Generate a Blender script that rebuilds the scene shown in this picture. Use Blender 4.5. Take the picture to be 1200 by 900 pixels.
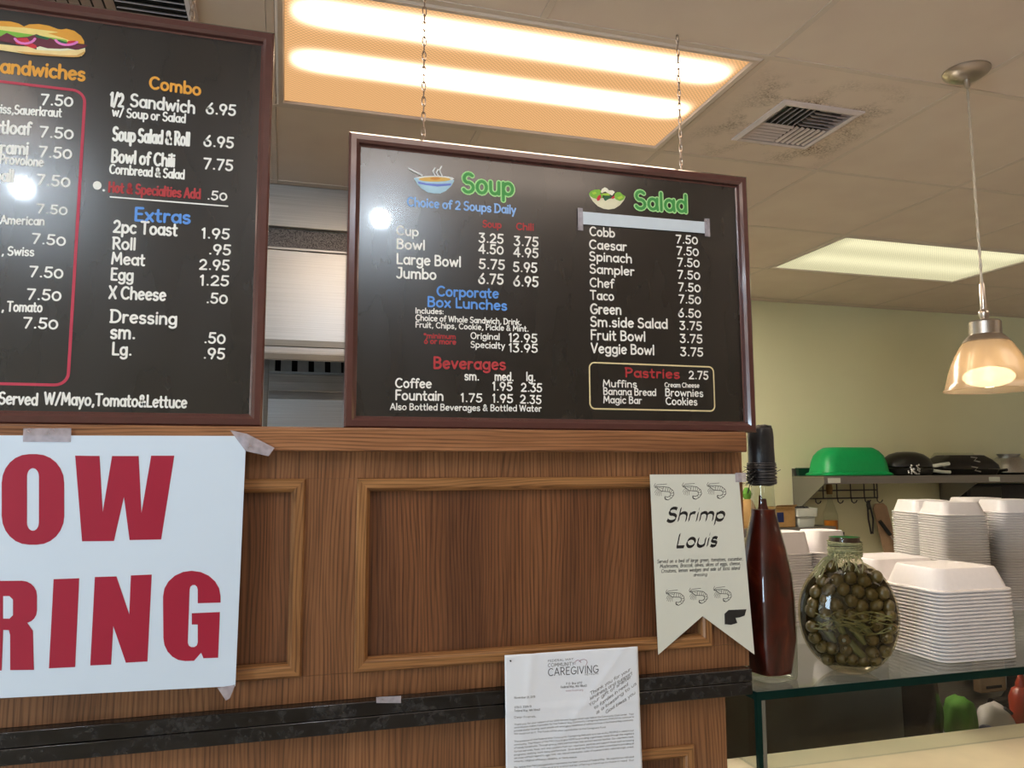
import bpy, bmesh, math, random
from mathutils import Vector, Matrix

for _o in list(bpy.data.objects):
    bpy.data.objects.remove(_o, do_unlink=True)
SC = bpy.context.scene
COL = SC.collection
PI = math.pi
rnd = random.Random(7)

# ------------------------------------------------------------------ camera
cam_data = bpy.data.cameras.new('camera')
cam_data.sensor_fit = 'HORIZONTAL'
cam_data.sensor_width = 36.0
cam_data.lens = 912.23 / 1200 * 36.0
cam_data.clip_start = 0.02
CAM = bpy.data.objects.new('camera', cam_data)
COL.objects.link(CAM)
yaw, pit, rol = 0.283137, 0.111986, -0.004467
_f = Vector((math.sin(yaw) * math.cos(pit), math.cos(yaw) * math.cos(pit), math.sin(pit)))
_r = Vector((math.cos(yaw), -math.sin(yaw), 0))
_u = _r.cross(_f)
_r2 = _r * math.cos(rol) + _u * math.sin(rol)
_u2 = -_r * math.sin(rol) + _u * math.cos(rol)
_m = Matrix((_r2, _u2, -_f)).transposed().to_4x4()
_m.translation = Vector((0, 0, 1.6))
CAM.matrix_world = _m
SC.camera = CAM

# ------------------------------------------------------------------ view, world, light levels
SC.view_settings.view_transform = 'Standard'
SC.view_settings.look = 'None'
SC.view_settings.gamma = 1.0
SC.view_settings.use_curve_mapping = False
SC.view_settings.exposure = 0.0
SC.cycles.use_denoising = True
SC.cycles.max_bounces = 10
SC.cycles.transparent_max_bounces = 24
SC.cycles.sample_clamp_indirect = 6.0
SC.cycles.caustics_reflective = False
SC.cycles.caustics_refractive = False

world = bpy.data.worlds.new('world')
SC.world = world
world.use_nodes = True
world.node_tree.nodes['Background'].inputs[0].default_value = (0.55, 0.75, 1.0, 1)
world.node_tree.nodes['Background'].inputs[1].default_value = 1.0

L_WARM = 19.0     # fixture above the boards
L_KITCHEN = 1.05  # fixture above the kitchen
L_COUNTER = 2.8   # fixture above the customers' side of the counter
L_DINING_FILL = 2.2    # unseen fixtures added in the dining room as fill
P_WINDOW = 310.0  # daylight through the shop windows
L_SPOT = 300.0    # small cool ceiling lamps
L_COOK = 22.0      # kitchen fixture beside the hood, behind the boards
L_BULB = 11.0     # bulb of the pendant


def area(name, loc, target, sx, sy, power, color):
    d = bpy.data.lights.new(name, 'AREA')
    d.shape = 'RECTANGLE'
    d.size, d.size_y = sx, sy
    d.energy = power
    d.color = color
    o = bpy.data.objects.new(name, d)
    COL.objects.link(o)
    o.location = loc
    o.rotation_euler = (Vector(target) - Vector(loc)).to_track_quat('-Z', 'Y').to_euler()
    return o


# daylight standing in the opening of the shop window (front wall, far left)
area('window_daylight', (-6.0, -3.43, 1.45), (-6.0, 2.0, 1.45), 2.0, 1.5, P_WINDOW, (0.62, 0.82, 1.0))

# ------------------------------------------------------------------ materials


def srgb(r, g, b):
    def c(v):
        v /= 255.0
        return v / 12.92 if v <= 0.04045 else ((v + 0.055) / 1.055) ** 2.4
    return (c(r), c(g), c(b), 1.0)


class NT:
    def __init__(self, name):
        self.m = bpy.data.materials.new(name)
        self.m.use_nodes = True
        self.t = self.m.node_tree
        self.b = self.t.nodes['Principled BSDF']
        self.out = self.t.nodes['Material Output']

    def n(self, kind, **kw):
        nd = self.t.nodes.new(kind)
        for k, v in kw.items():
            if k.startswith('i_'):
                key = k[2:]
                key = int(key) if key.isdigit() else key.replace('_', ' ')
                nd.inputs[key].default_value = v
            else:
                setattr(nd, k, v)
        return nd

    def l(self, a, b):
        self.t.links.new(a, b)

    def coord(self, scale=(1, 1, 1), kind='Object'):
        tc = self.n('ShaderNodeTexCoord')
        mp = self.n('ShaderNodeMapping')
        mp.inputs['Scale'].default_value = scale
        self.l(tc.outputs[kind], mp.inputs['Vector'])
        return mp.outputs['Vector']

    def ramp(self, fac, stops):
        r = self.n('ShaderNodeValToRGB')
        e = r.color_ramp.elements
        while len(e) < len(stops):
            e.new(0.5)
        for el, (p, c) in zip(e, stops):
            el.position = p
            el.color = c if len(c) == 4 else (*c, 1)
        self.l(fac, r.inputs['Fac'])
        return r.outputs['Color']

    def fresnel(self, ior):
        """mirror share of a thin sheet, the same from either face"""
        g = self.n('ShaderNodeNewGeometry')
        mr = self.n('ShaderNodeMapRange')
        mr.inputs['To Min'].default_value = ior
        mr.inputs['To Max'].default_value = 1.0 / ior
        self.l(g.outputs['Backfacing'], mr.inputs['Value'])
        fr = self.n('ShaderNodeFresnel')
        self.l(mr.outputs['Result'], fr.inputs['IOR'])
        return fr

    def bump(self, h, strength=0.2, dist=0.01):
        b = self.n('ShaderNodeBump')
        b.inputs['Strength'].default_value = strength
        b.inputs['Distance'].default_value = dist
        self.l(h, b.inputs['Height'])
        self.l(b.outputs['Normal'], self.b.inputs['Normal'])


def plain(name, col, rough=0.5, metal=0.0, spec=0.5, coat=0.0, var=0.06, scale=40.0, bump=0.0, coat_rough=0.05):
    k = NT(name)
    b = k.b
    b.inputs['Roughness'].default_value = rough
    b.inputs['Metallic'].default_value = metal
    b.inputs['Specular IOR Level'].default_value = spec
    b.inputs['Coat Weight'].default_value = coat
    b.inputs['Coat Roughness'].default_value = coat_rough
    nz = k.n('ShaderNodeTexNoise', i_Scale=scale, i_Detail=3.0)
    k.l(k.coord(), nz.inputs['Vector'])
    c = Vector(col[:3])
    lo, hi = c * (1 - var), c * (1 + var)
    k.l(k.ramp(nz.outputs['Fac'], [(0.3, (*lo, 1)), (0.7, (*hi, 1))]), b.inputs['Base Color'])
    if bump:
        k.bump(nz.outputs['Fac'], bump, 0.004)
    return k.m


def oak(name, axis, light, mid, dark, rough=0.38, seed=0.0):
    """open-grained stained oak, grain running along axis"""
    k = NT(name)
    st = {'x': (1.1, 12, 12), 'y': (12, 1.1, 12), 'z': (12, 12, 1.1)}[axis]
    fine = {'x': (7, 380, 380), 'y': (380, 7, 380), 'z': (380, 380, 7)}[axis]
    cath = {'x': (0.8, 5.0, 5.0), 'y': (5.0, 0.8, 5.0), 'z': (5.0, 5.0, 0.8)}[axis]
    tc = k.n('ShaderNodeTexCoord')
    add = k.n('ShaderNodeVectorMath', operation='ADD')
    add.inputs[1].default_value = (seed, seed * 0.7, seed * 1.3)
    k.l(tc.outputs['Object'], add.inputs[0])

    def mp(s):
        q = k.n('ShaderNodeMapping')
        q.inputs['Scale'].default_value = s
        k.l(add.outputs[0], q.inputs['Vector'])
        return q.outputs['Vector']
    n1 = k.n('ShaderNodeTexNoise', i_Scale=1.0, i_Detail=4.0, i_Roughness=0.55)
    k.l(mp(st), n1.inputs['Vector'])
    n2 = k.n('ShaderNodeTexNoise', i_Scale=1.0, i_Detail=3.0)
    k.l(mp(fine), n2.inputs['Vector'])
    n3 = k.n('ShaderNodeTexNoise', i_Scale=1.0, i_Detail=3.0)
    k.l(mp(cath), n3.inputs['Vector'])
    sep = k.n('ShaderNodeSeparateXYZ')
    k.l(add.outputs[0], sep.inputs[0])
    u, w = {'x': ('Z', 'Y'), 'y': ('X', 'Z'), 'z': ('X', 'Y')}[axis]
    acr = k.n('ShaderNodeMath', operation='ADD')
    k.l(sep.outputs[u], acr.inputs[0]); k.l(sep.outputs[w], acr.inputs[1])
    ph = k.n('ShaderNodeMath', operation='MULTIPLY')
    k.l(acr.outputs[0], ph.inputs[0]); ph.inputs[1].default_value = 2 * PI / 0.0085
    mul = k.n('ShaderNodeMath', operation='MULTIPLY_ADD')
    k.l(n3.outputs['Fac'], mul.inputs[0])
    mul.inputs[1].default_value = 105.0
    k.l(ph.outputs[0], mul.inputs[2])
    sn = k.n('ShaderNodeMath', operation='SINE')
    k.l(mul.outputs[0], sn.inputs[0])
    ring = k.n('ShaderNodeMapRange')
    ring.inputs['From Min'].default_value = -1
    ring.inputs['From Max'].default_value = 1
    k.l(sn.outputs[0], ring.inputs['Value'])
    # the ring lines come out where the open pores gather
    rag = k.n('ShaderNodeMath', operation='MULTIPLY_ADD')
    k.l(n2.outputs['Fac'], rag.inputs[0]); rag.inputs[1].default_value = 0.55; k.l(ring.outputs['Result'], rag.inputs[2])
    c1 = k.ramp(n1.outputs['Fac'], [(0.25, dark), (0.5, mid), (0.78, light)])
    c2 = k.ramp(rag.outputs[0], [(0.22, (0.56, 0.52, 0.49, 1)), (0.50, (0.90, 0.89, 0.88, 1)), (1.0, (1.08, 1.08, 1.08, 1))])
    c3 = k.ramp(n2.outputs['Fac'], [(0.38, (0.74, 0.70, 0.66, 1)), (0.52, (1, 1, 1, 1))])
    mx = k.n('ShaderNodeMix', data_type='RGBA', blend_type='MULTIPLY')
    mx.inputs[0].default_value = 1.0
    k.l(c1, mx.inputs[6]); k.l(c2, mx.inputs[7])
    my = k.n('ShaderNodeMix', data_type='RGBA', blend_type='MULTIPLY')
    my.inputs[0].default_value = 1.0
    k.l(mx.outputs[2], my.inputs[6]); k.l(c3, my.inputs[7])
    k.l(my.outputs[2], k.b.inputs['Base Color'])
    k.b.inputs['Roughness'].default_value = rough
    k.bump(n2.outputs['Fac'], 0.15, 0.002)
    return k.m


def brushed(name, col, rough=0.3, axis='x'):
    k = NT(name)
    s = {'x': (2, 300, 300), 'z': (300, 300, 2), 'y': (300, 2, 300)}[axis]
    nz = k.n('ShaderNodeTexNoise', i_Scale=1.0, i_Detail=4.0)
    k.l(k.coord(s), nz.inputs['Vector'])
    c = Vector(col[:3])
    k.l(k.ramp(nz.outputs['Fac'], [(0.3, (*(c * 0.85), 1)), (0.7, (*(c * 1.1), 1))]), k.b.inputs['Base Color'])
    k.l(k.ramp(nz.outputs['Fac'], [(0.3, (rough * 0.8,) * 3), (0.7, (rough * 1.25,) * 3)]), k.b.inputs['Roughness'])
    k.b.inputs['Metallic'].default_value = 1.0
    return k.m


def clear(name, tint=(0.95, 0.97, 0.95), rough=0.02, base=0.05, ior=1.5):
    """thin clear glass: passes light straight on, mirrors by angle"""
    k = NT(name)
    tr = k.n('ShaderNodeBsdfTransparent')
    tr.inputs[0].default_value = (*tint, 1)
    gl = k.n('ShaderNodeBsdfGlossy')
    gl.inputs['Roughness'].default_value = rough
    fr = k.fresnel(ior)
    nz = k.n('ShaderNodeTexNoise', i_Scale=25.0)
    k.l(k.coord(), nz.inputs['Vector'])
    ma = k.n('ShaderNodeMath', operation='MULTIPLY_ADD')
    k.l(nz.outputs['Fac'], ma.inputs[0])
    ma.inputs[1].default_value = base * 0.4
    k.l(fr.outputs[0], ma.inputs[2])
    mx = k.n('ShaderNodeMixShader')
    k.l(ma.outputs[0], mx.inputs[0])
    k.l(tr.outputs[0], mx.inputs[1])
    k.l(gl.outputs[0], mx.inputs[2])
    k.l(mx.outputs[0], k.out.inputs['Surface'])
    return k.m


def glow(name, col, strength):
    k = NT(name)
    k.b.inputs['Base Color'].default_value = (0.8, 0.8, 0.8, 1)
    k.b.inputs['Emission Color'].default_value = col
    k.b.inputs['Emission Strength'].default_value = strength
    return k.m


def lens_mat(name, base, band, base_s, band_s, centres, width, cells=170.0):
    """prismatic plastic lens of a fluorescent fixture with its tubes showing through (object space, y across)"""
    k = NT(name)
    tc = k.n('ShaderNodeTexCoord')
    sep = k.n('ShaderNodeSeparateXYZ')
    k.l(tc.outputs['Object'], sep.inputs[0])
    total = None
    for c in centres:
        s = k.n('ShaderNodeMath', operation='SUBTRACT')
        k.l(sep.outputs['Y'], s.inputs[0]); s.inputs[1].default_value = c
        d = k.n('ShaderNodeMath', operation='DIVIDE')
        k.l(s.outputs[0], d.inputs[0]); d.inputs[1].default_value = width
        p = k.n('ShaderNodeMath', operation='MULTIPLY')
        k.l(d.outputs[0], p.inputs[0]); k.l(d.outputs[0], p.inputs[1])
        ng = k.n('ShaderNodeMath', operation='MULTIPLY')
        k.l(p.outputs[0], ng.inputs[0]); ng.inputs[1].default_value = -1.0
        ex = k.n('ShaderNodeMath', operation='EXPONENT')
        k.l(ng.outputs[0], ex.inputs[0])
        if total is None:
            total = ex.outputs[0]
        else:
            a = k.n('ShaderNodeMath', operation='ADD')
            k.l(total, a.inputs[0]); k.l(ex.outputs[0], a.inputs[1])
            total = a.outputs[0]
    # the tubes stop short of the fixture's ends
    ab = k.n('ShaderNodeMath', operation='ABSOLUTE')
    k.l(sep.outputs['X'], ab.inputs[0])
    en = k.n('ShaderNodeMapRange')
    en.interpolation_type = 'SMOOTHSTEP'
    en.inputs['From Min'].default_value = 0.575
    en.inputs['From Max'].default_value = 0.47
    k.l(ab.outputs[0], en.inputs['Value'])
    m = k.n('ShaderNodeMath', operation='MULTIPLY')
    k.l(total, m.inputs[0]); k.l(en.outputs['Result'], m.inputs[1])
    # prism cells
    wv = k.n('ShaderNodeTexChecker', i_Scale=cells)
    k.l(tc.outputs['Object'], wv.inputs['Vector'])
    cell = k.n('ShaderNodeMapRange')
    cell.inputs['To Min'].default_value = 0.82
    cell.inputs['To Max'].default_value = 1.12
    k.l(wv.outputs['Fac'], cell.inputs['Value'])
    e1 = k.n('ShaderNodeEmission'); e1.inputs[0].default_value = base
    k.l(cell.outputs['Result'], e1.inputs[1])
    mm = k.n('ShaderNodeMath', operation='MULTIPLY')
    k.l(cell.outputs['Result'], mm.inputs[0]); mm.inputs[1].default_value = base_s
    k.l(mm.outputs[0], e1.inputs[1])
    e2 = k.n('ShaderNodeEmission'); e2.inputs[0].default_value = band
    m2 = k.n('ShaderNodeMath', operation='MULTIPLY')
    k.l(m.outputs[0], m2.inputs[0]); m2.inputs[1].default_value = band_s
    k.l(m2.outputs[0], e2.inputs[1])
    ad = k.n('ShaderNodeAddShader')
    k.l(e1.outputs[0], ad.inputs[0]); k.l(e2.outputs[0], ad.inputs[1])
    k.l(ad.outputs[0], k.out.inputs['Surface'])
    return k.m


M = {}
OAK = (srgb(154, 108, 72), srgb(132, 90, 58), srgb(110, 73, 46))
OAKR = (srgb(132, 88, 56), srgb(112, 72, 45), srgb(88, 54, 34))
M['oak_z'] = oak('oak_vertical', 'z', *OAK)
M['oak_x'] = oak('oak_horizontal', 'x', *OAK, seed=3.1)
OAKM = (srgb(174, 128, 80), srgb(147, 104, 63), srgb(118, 80, 47))
M['moulding_z'] = oak('oak_moulding_vertical', 'z', *OAKM, seed=8.3)
M['moulding_x'] = oak('oak_moulding_horizontal', 'x', *OAKM, seed=9.9)
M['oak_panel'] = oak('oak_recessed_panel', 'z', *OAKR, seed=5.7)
M['oak_ledge'] = oak('oak_ledge', 'x', srgb(180, 130, 92), srgb(150, 104, 70), srgb(116, 76, 50), rough=0.3, seed=1.9)
M['frame'] = plain('burgundy_plastic', srgb(84, 50, 46), 0.22, spec=0.5, coat=0.6, var=0.05)
M['white'] = plain('white_paint', srgb(238, 238, 232), 0.6, var=0.02)
M['gold'] = plain('gold_paint', srgb(226, 160, 58), 0.6, var=0.05)
M['red'] = plain('red_paint', srgb(172, 50, 54), 0.6, var=0.04)
M['rose'] = plain('rose_paint', srgb(186, 52, 76), 0.5, var=0.04)
M['blue'] = plain('blue_paint', srgb(92, 150, 226), 0.6, var=0.04)
M['pale_blue'] = plain('pale_blue_paint', srgb(140, 182, 236), 0.6, var=0.04)
M['green'] = plain('green_paint', srgb(66, 150, 72), 0.6, var=0.08)
M['lime'] = plain('pale_green_paint', srgb(170, 220, 150), 0.6, var=0.05)
M['cream_paint'] = plain('cream_paint', srgb(226, 210, 160), 0.6, var=0.03)
M['ink'] = plain('black_ink', srgb(22, 22, 24), 0.6, var=0.05)
M['grey_ink'] = plain('grey_ink', srgb(70, 74, 82), 0.6, var=0.05)
M['rose_ink'] = plain('rose_ink', srgb(170, 130, 150), 0.6, var=0.05)
M['paper'] = plain('white_paper', srgb(228, 234, 242), 0.7, var=0.015, scale=6, bump=0.03)
M['card'] = plain('pennant_card', srgb(214, 217, 206), 0.6, var=0.02, scale=8)
M['sign'] = plain('sign_board', srgb(206, 222, 238), 0.45, var=0.01, scale=5)
M['sign_red'] = plain('sign_red', srgb(156, 16, 50), 0.45, var=0.03, scale=5)

M['foam'] = plain('white_foam', srgb(228, 223, 222), 0.42, var=0.015, scale=90, bump=0.02)
M['steel'] = brushed('stainless_steel', (0.56, 0.56, 0.55), 0.36, 'x')
M['splash_steel'] = brushed('bright_steel', (0.80, 0.81, 0.82), 0.5, 'x')
M['shelf_steel'] = brushed('worn_shelf_steel', (0.33, 0.32, 0.31), 0.5, 'x')
M['steel_dark'] = brushed('dull_steel', (0.30, 0.29, 0.27), 0.45, 'x')
M['nickel'] = plain('satin_nickel', (0.50, 0.45, 0.40, 1), 0.28, metal=1.0, var=0.03)
M['cord'] = plain('lamp_cord', (0.42, 0.36, 0.28, 1), 0.5, metal=0.4, var=0.05)
M['bottle_glass'] = clear('bottle_glass', (0.84, 0.86, 0.82), 0.02, 0.0, 1.5)
M['chain'] = plain('chain_brass', (0.45, 0.36, 0.30, 1), 0.35, metal=1.0)
M['wire'] = plain('dark_wire', (0.08, 0.08, 0.08, 1), 0.4, metal=1.0)
M['black'] = plain('black_enamel', (0.012, 0.012, 0.012, 1), 0.28, var=0.2)
M['black_matte'] = plain('black_plastic', (0.014, 0.014, 0.015, 1), 0.6, var=0.3)
M['wax'] = plain('black_wax', (0.012, 0.013, 0.016, 1), 0.38, var=0.3, scale=60, bump=0.4)
M['green_plastic'] = plain('green_plastic', srgb(0, 168, 92), 0.4, var=0.04)
M['white_plastic'] = plain('white_plastic', srgb(214, 218, 208), 0.4, var=0.03)
M['dark_green'] = plain('dark_green_plastic', srgb(22, 66, 48), 0.4, var=0.06)
M['maple'] = plain('maple_laminate', srgb(248, 230, 194), 0.5, var=0.04, scale=14)
M['glass'] = clear('clear_glass', (0.93, 0.95, 0.92), 0.02, 0.0, 1.42)
M['pane_glass'] = clear('pane_glass', (0.955, 0.97, 0.96), 0.02, 0.0, 1.28)
M['flask_glass'] = clear('flask_glass', (0.76, 0.72, 0.60), 0.03, 0.0, 1.4)
M['glass_edge'] = plain('green_glass_edge', (0.003, 0.020, 0.016, 1), 0.35, spec=0.08, var=0.1)
M['olive'] = plain('green_olive', srgb(84, 72, 38), 0.3, var=0.25, scale=30)
M['pepper'] = plain('pickled_pepper', srgb(96, 98, 62), 0.3, var=0.25, scale=25)
M['brine'] = plain('murky_brine', srgb(46, 38, 18), 0.25, var=0.3, scale=20)
M['mouth'] = plain('plum_stopper', srgb(72, 54, 54), 0.4, var=0.1)
M['raffia'] = plain('raffia', srgb(138, 138, 100), 0.7, var=0.3, scale=150)
M['herb'] = plain('herb', srgb(110, 106, 60), 0.6, var=0.2)
M['amber'] = plain('amber_liquid', srgb(196, 116, 30), 0.3, var=0.2)
M['cardboard'] = plain('cardboard', srgb(176, 138, 84), 0.7, var=0.1)
M['tan_wood'] = plain('tan_wood', srgb(178, 148, 118), 0.6, var=0.12, scale=18)
M['wall'] = plain('cream_wall', srgb(238, 236, 196), 0.85, var=0.02, scale=3, bump=0.02)
M['dining_wall'] = plain('dining_wall', srgb(216, 204, 186), 0.85, var=0.03, scale=3)
M['floor'] = plain('floor_tile', srgb(230, 221, 208), 0.5, var=0.05, scale=5)
M['dark_panel'] = plain('dark_grey_panel', srgb(108, 105, 94), 0.75, spec=0.1, var=0.12, scale=9)
M['filter'] = plain('filter_steel', (0.36, 0.37, 0.36, 1), 0.55, metal=0.5)
M['dark_metal'] = brushed('dark_grey_metal', (0.07, 0.068, 0.06), 0.4, 'z')
M['tbar'] = plain('grid_bar', srgb(218, 202, 188), 0.6, var=0.02)
M['tbar_dark'] = plain('grid_gap', srgb(60, 50, 42), 0.9, var=0.05)
M['vent_white'] = plain('vent_enamel', srgb(214, 200, 196), 0.5, var=0.06, scale=25)
M['vent_dark'] = plain('vent_throat', srgb(24, 20, 18), 0.8, var=0.1)
M['bag_black'] = plain('black_bag', (0.008, 0.008, 0.008, 1), 0.25, var=0.2, scale=25, bump=0.8)
M['bag_white'] = plain('white_bag', srgb(206, 196, 190), 0.5, var=0.06, scale=20, bump=0.3)
M['cloth_green'] = plain('green_cloth', srgb(92, 146, 50), 0.8, var=0.1, scale=30, bump=0.3)
M['sauce_red'] = plain('red_sauce', srgb(150, 50, 28), 0.35, var=0.1)
M['blue_plastic'] = plain('blue_plastic', srgb(24, 40, 92), 0.35, var=0.1)


def board_mat():
    """glossy black menu panel: sharp clear coat over a satin black face with wiping marks"""
    k = NT('black_menu_panel')
    b = k.b
    b.inputs['Base Color'].default_value = (0.006, 0.0057, 0.0058, 1)
    nz = k.n('ShaderNodeTexNoise', i_Scale=1.0, i_Detail=5.0)
    k.l(k.coord((9, 9, 3)), nz.inputs['Vector'])
    k.l(k.ramp(nz.outputs['Fac'], [(0.3, (0.25,) * 3), (0.7, (0.30,) * 3)]), b.inputs['Roughness'])
    b.inputs['Specular IOR Level'].default_value = 1.0
    b.inputs['Coat Weight'].default_value = 0.3
    b.inputs['Coat Roughness'].default_value = 0.06
    return k.m


def deck_mat():
    """glass top: clear, reflections greyed in as a diffuse haze, mirroring at low angles"""
    k = NT('hazed_deck_glass')
    tr = k.n('ShaderNodeBsdfTransparent'); tr.inputs[0].default_value = (0.80, 0.86, 0.82, 1)
    df = k.n('ShaderNodeBsdfDiffuse'); df.inputs[0].default_value = (0.42, 0.42, 0.39, 1)  # patchy grey stands in for what the deck reflects
    gl = k.n('ShaderNodeBsdfGlossy'); gl.inputs['Roughness'].default_value = 0.06
    nz = k.n('ShaderNodeTexNoise', i_Scale=7.0, i_Detail=5.0)
    k.l(k.coord(), nz.inputs['Vector'])
    mr = k.n('ShaderNodeMapRange'); mr.inputs['To Min'].default_value = 0.12; mr.inputs['To Max'].default_value = 0.36
    k.l(nz.outputs['Fac'], mr.inputs['Value'])
    m0 = k.n('ShaderNodeMixShader')
    k.l(mr.outputs[0], m0.inputs[0]); k.l(tr.outputs[0], m0.inputs[1]); k.l(df.outputs[0], m0.inputs[2])
    fr = k.fresnel(1.45)
    m1 = k.n('ShaderNodeMixShader')
    k.l(fr.outputs[0], m1.inputs[0]); k.l(m0.outputs[0], m1.inputs[1]); k.l(gl.outputs[0], m1.inputs[2])
    k.l(m1.outputs[0], k.out.inputs['Surface'])
    return k.m


def tape_mat():
    k = NT('clear_tape')
    tr = k.n('ShaderNodeBsdfTransparent'); tr.inputs[0].default_value = (0.9, 0.88, 0.9, 1)
    df = k.n('ShaderNodeBsdfDiffuse'); df.inputs[0].default_value = (0.62, 0.58, 0.62, 1)
    nz = k.n('ShaderNodeTexNoise', i_Scale=60.0)
    k.l(k.coord(), nz.inputs['Vector'])
    mr = k.n('ShaderNodeMapRange'); mr.inputs['To Min'].default_value = 0.15; mr.inputs['To Max'].default_value = 0.65
    k.l(nz.outputs['Fac'], mr.inputs['Value'])
    m = k.n('ShaderNodeMixShader')
    k.l(mr.outputs[0], m.inputs[0]); k.l(tr.outputs[0], m.inputs[1]); k.l(df.outputs[0], m.inputs[2])
    k.l(m.outputs[0], k.out.inputs['Surface'])
    return k.m


def granite_mat():
    k = NT('black_granite')
    v = k.n('ShaderNodeTexNoise', i_Scale=70.0, i_Detail=8.0, i_Roughness=0.7)
    k.l(k.coord(), v.inputs['Vector'])
    w = k.n('ShaderNodeTexNoise', i_Scale=14.0, i_Detail=6.0, i_Distortion=1.5)
    k.l(k.coord(), w.inputs['Vector'])
    c1 = k.ramp(v.outputs['Fac'], [(0.45, (0.006, 0.006, 0.007)), (0.62, (0.022, 0.022, 0.022)), (0.78, (0.09, 0.09, 0.085))])
    c2 = k.ramp(w.outputs['Fac'], [(0.42, (0.25, 0.25, 0.25)), (0.66, (1.7, 1.7, 1.7))])
    mx = k.n('ShaderNodeMix', data_type='RGBA', blend_type='MULTIPLY')
    mx.inputs[0].default_value = 1.0
    k.l(c1, mx.inputs[6]); k.l(c2, mx.inputs[7])
    k.l(mx.outputs[2], k.b.inputs['Base Color'])
    k.b.inputs['Roughness'].default_value = 0.16
    return k.m


def ceiling_mat():
    """mineral fibre ceiling tile, stippled, with soot blown round the supply vent"""
    k = NT('ceiling_tile')
    tc = k.n('ShaderNodeTexCoord')
    base = k.n('ShaderNodeTexNoise', i_Scale=6.0, i_Detail=2.0)
    k.l(tc.outputs['Object'], base.inputs['Vector'])
    c0 = k.ramp(base.outputs['Fac'], [(0.3, srgb(226, 208, 194)), (0.7, srgb(232, 216, 201))])
    sep = k.n('ShaderNodeSeparateXYZ')
    k.l(tc.outputs['Object'], sep.inputs[0])

    def absdist(out, c):
        s = k.n('ShaderNodeMath', operation='SUBTRACT'); k.l(out, s.inputs[0]); s.inputs[1].default_value = c
        a = k.n('ShaderNodeMath', operation='ABSOLUTE'); k.l(s.outputs[0], a.inputs[0])
        return a.outputs[0]
    mxn = k.n('ShaderNodeMath', operation='MAXIMUM')
    k.l(absdist(sep.outputs['X'], 1.47), mxn.inputs[0]); k.l(absdist(sep.outputs['Y'], 1.94), mxn.inputs[1])
    d = k.n('ShaderNodeMapRange')
    d.inputs['From Min'].default_value = 0.30
    d.inputs['From Max'].default_value = 0.15
    k.l(mxn.outputs[0], d.inputs['Value'])
    blot = k.n('ShaderNodeTexNoise', i_Scale=9.0, i_Detail=3.0)
    k.l(tc.outputs['Object'], blot.inputs['Vector'])
    spk = k.n('ShaderNodeTexNoise', i_Scale=150.0, i_Detail=4.0, i_Roughness=0.7)
    k.l(tc.outputs['Object'], spk.inputs['Vector'])
    b1 = k.n('ShaderNodeMapRange')
    b1.inputs['From Min'].default_value = 0.45
    b1.inputs['From Max'].default_value = 0.62
    k.l(blot.outputs['Fac'], b1.inputs['Value'])
    s1 = k.n('ShaderNodeMapRange')
    s1.inputs['From Min'].default_value = 0.40
    s1.inputs['From Max'].default_value = 0.62
    k.l(spk.outputs['Fac'], s1.inputs['Value'])
    a = k.n('ShaderNodeMath', operation='MULTIPLY'); k.l(d.outputs[0], a.inputs[0]); k.l(b1.outputs[0], a.inputs[1])
    a2 = k.n('ShaderNodeMath', operation='MULTIPLY'); k.l(a.outputs[0], a2.inputs[0]); k.l(s1.outputs[0], a2.inputs[1])
    mx = k.n('ShaderNodeMix', data_type='RGBA')
    k.l(a2.outputs[0], mx.inputs[0]); k.l(c0, mx.inputs[6]); mx.inputs[7].default_value = srgb(112, 86, 56)
    k.l(mx.outputs[2], k.b.inputs['Base Color'])
    k.b.inputs['Roughness'].default_value = 0.9
    k.bump(spk.outputs['Fac'], 0.12, 0.003)
    return k.m


def sauce_mat():
    k = NT('chili_oil')
    nz = k.n('ShaderNodeTexNoise', i_Scale=26.0, i_Detail=4.0, i_Distortion=0.6)
    k.l(k.coord((1, 1, 0.45)), nz.inputs['Vector'])
    k.l(k.ramp(nz.outputs['Fac'], [(0.35, (0.030, 0.004, 0.002)), (0.6, (0.10, 0.010, 0.005)), (0.78, (0.22, 0.05, 0.015))]), k.b.inputs['Base Color'])
    k.b.inputs['Roughness'].default_value = 0.35
    k.b.inputs['Specular IOR Level'].default_value = 0.25
    return k.m


def shade_mat():
    """frosted ribbed glass of the pendant: scatters the bulb's light through"""
    k = NT('frosted_glass')
    tl = k.n('ShaderNodeBsdfTranslucent'); tl.inputs[0].default_value = (0.50, 0.40, 0.29, 1)
    tr = k.n('ShaderNodeBsdfTransparent'); tr.inputs[0].default_value = (1.0, 0.94, 0.84, 1)
    gl = k.n('ShaderNodeBsdfGlossy'); gl.inputs['Roughness'].default_value = 0.15
    df = k.n('ShaderNodeBsdfDiffuse'); df.inputs[0].default_value = (0.5, 0.42, 0.32, 1)
    m0 = k.n('ShaderNodeMixShader'); m0.inputs[0].default_value = 0.35
    k.l(tl.outputs[0], m0.inputs[1]); k.l(df.outputs[0], m0.inputs[2])
    m1 = k.n('ShaderNodeMixShader'); m1.inputs[0].default_value = 0.36
    k.l(m0.outputs[0], m1.inputs[1]); k.l(tr.outputs[0], m1.inputs[2])
    m2 = k.n('ShaderNodeMixShader'); m2.inputs[0].default_value = 0.06
    k.l(m1.outputs[0], m2.inputs[1]); k.l(gl.outputs[0], m2.inputs[2])
    k.l(m2.outputs[0], k.out.inputs['Surface'])
    return k.m


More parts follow.
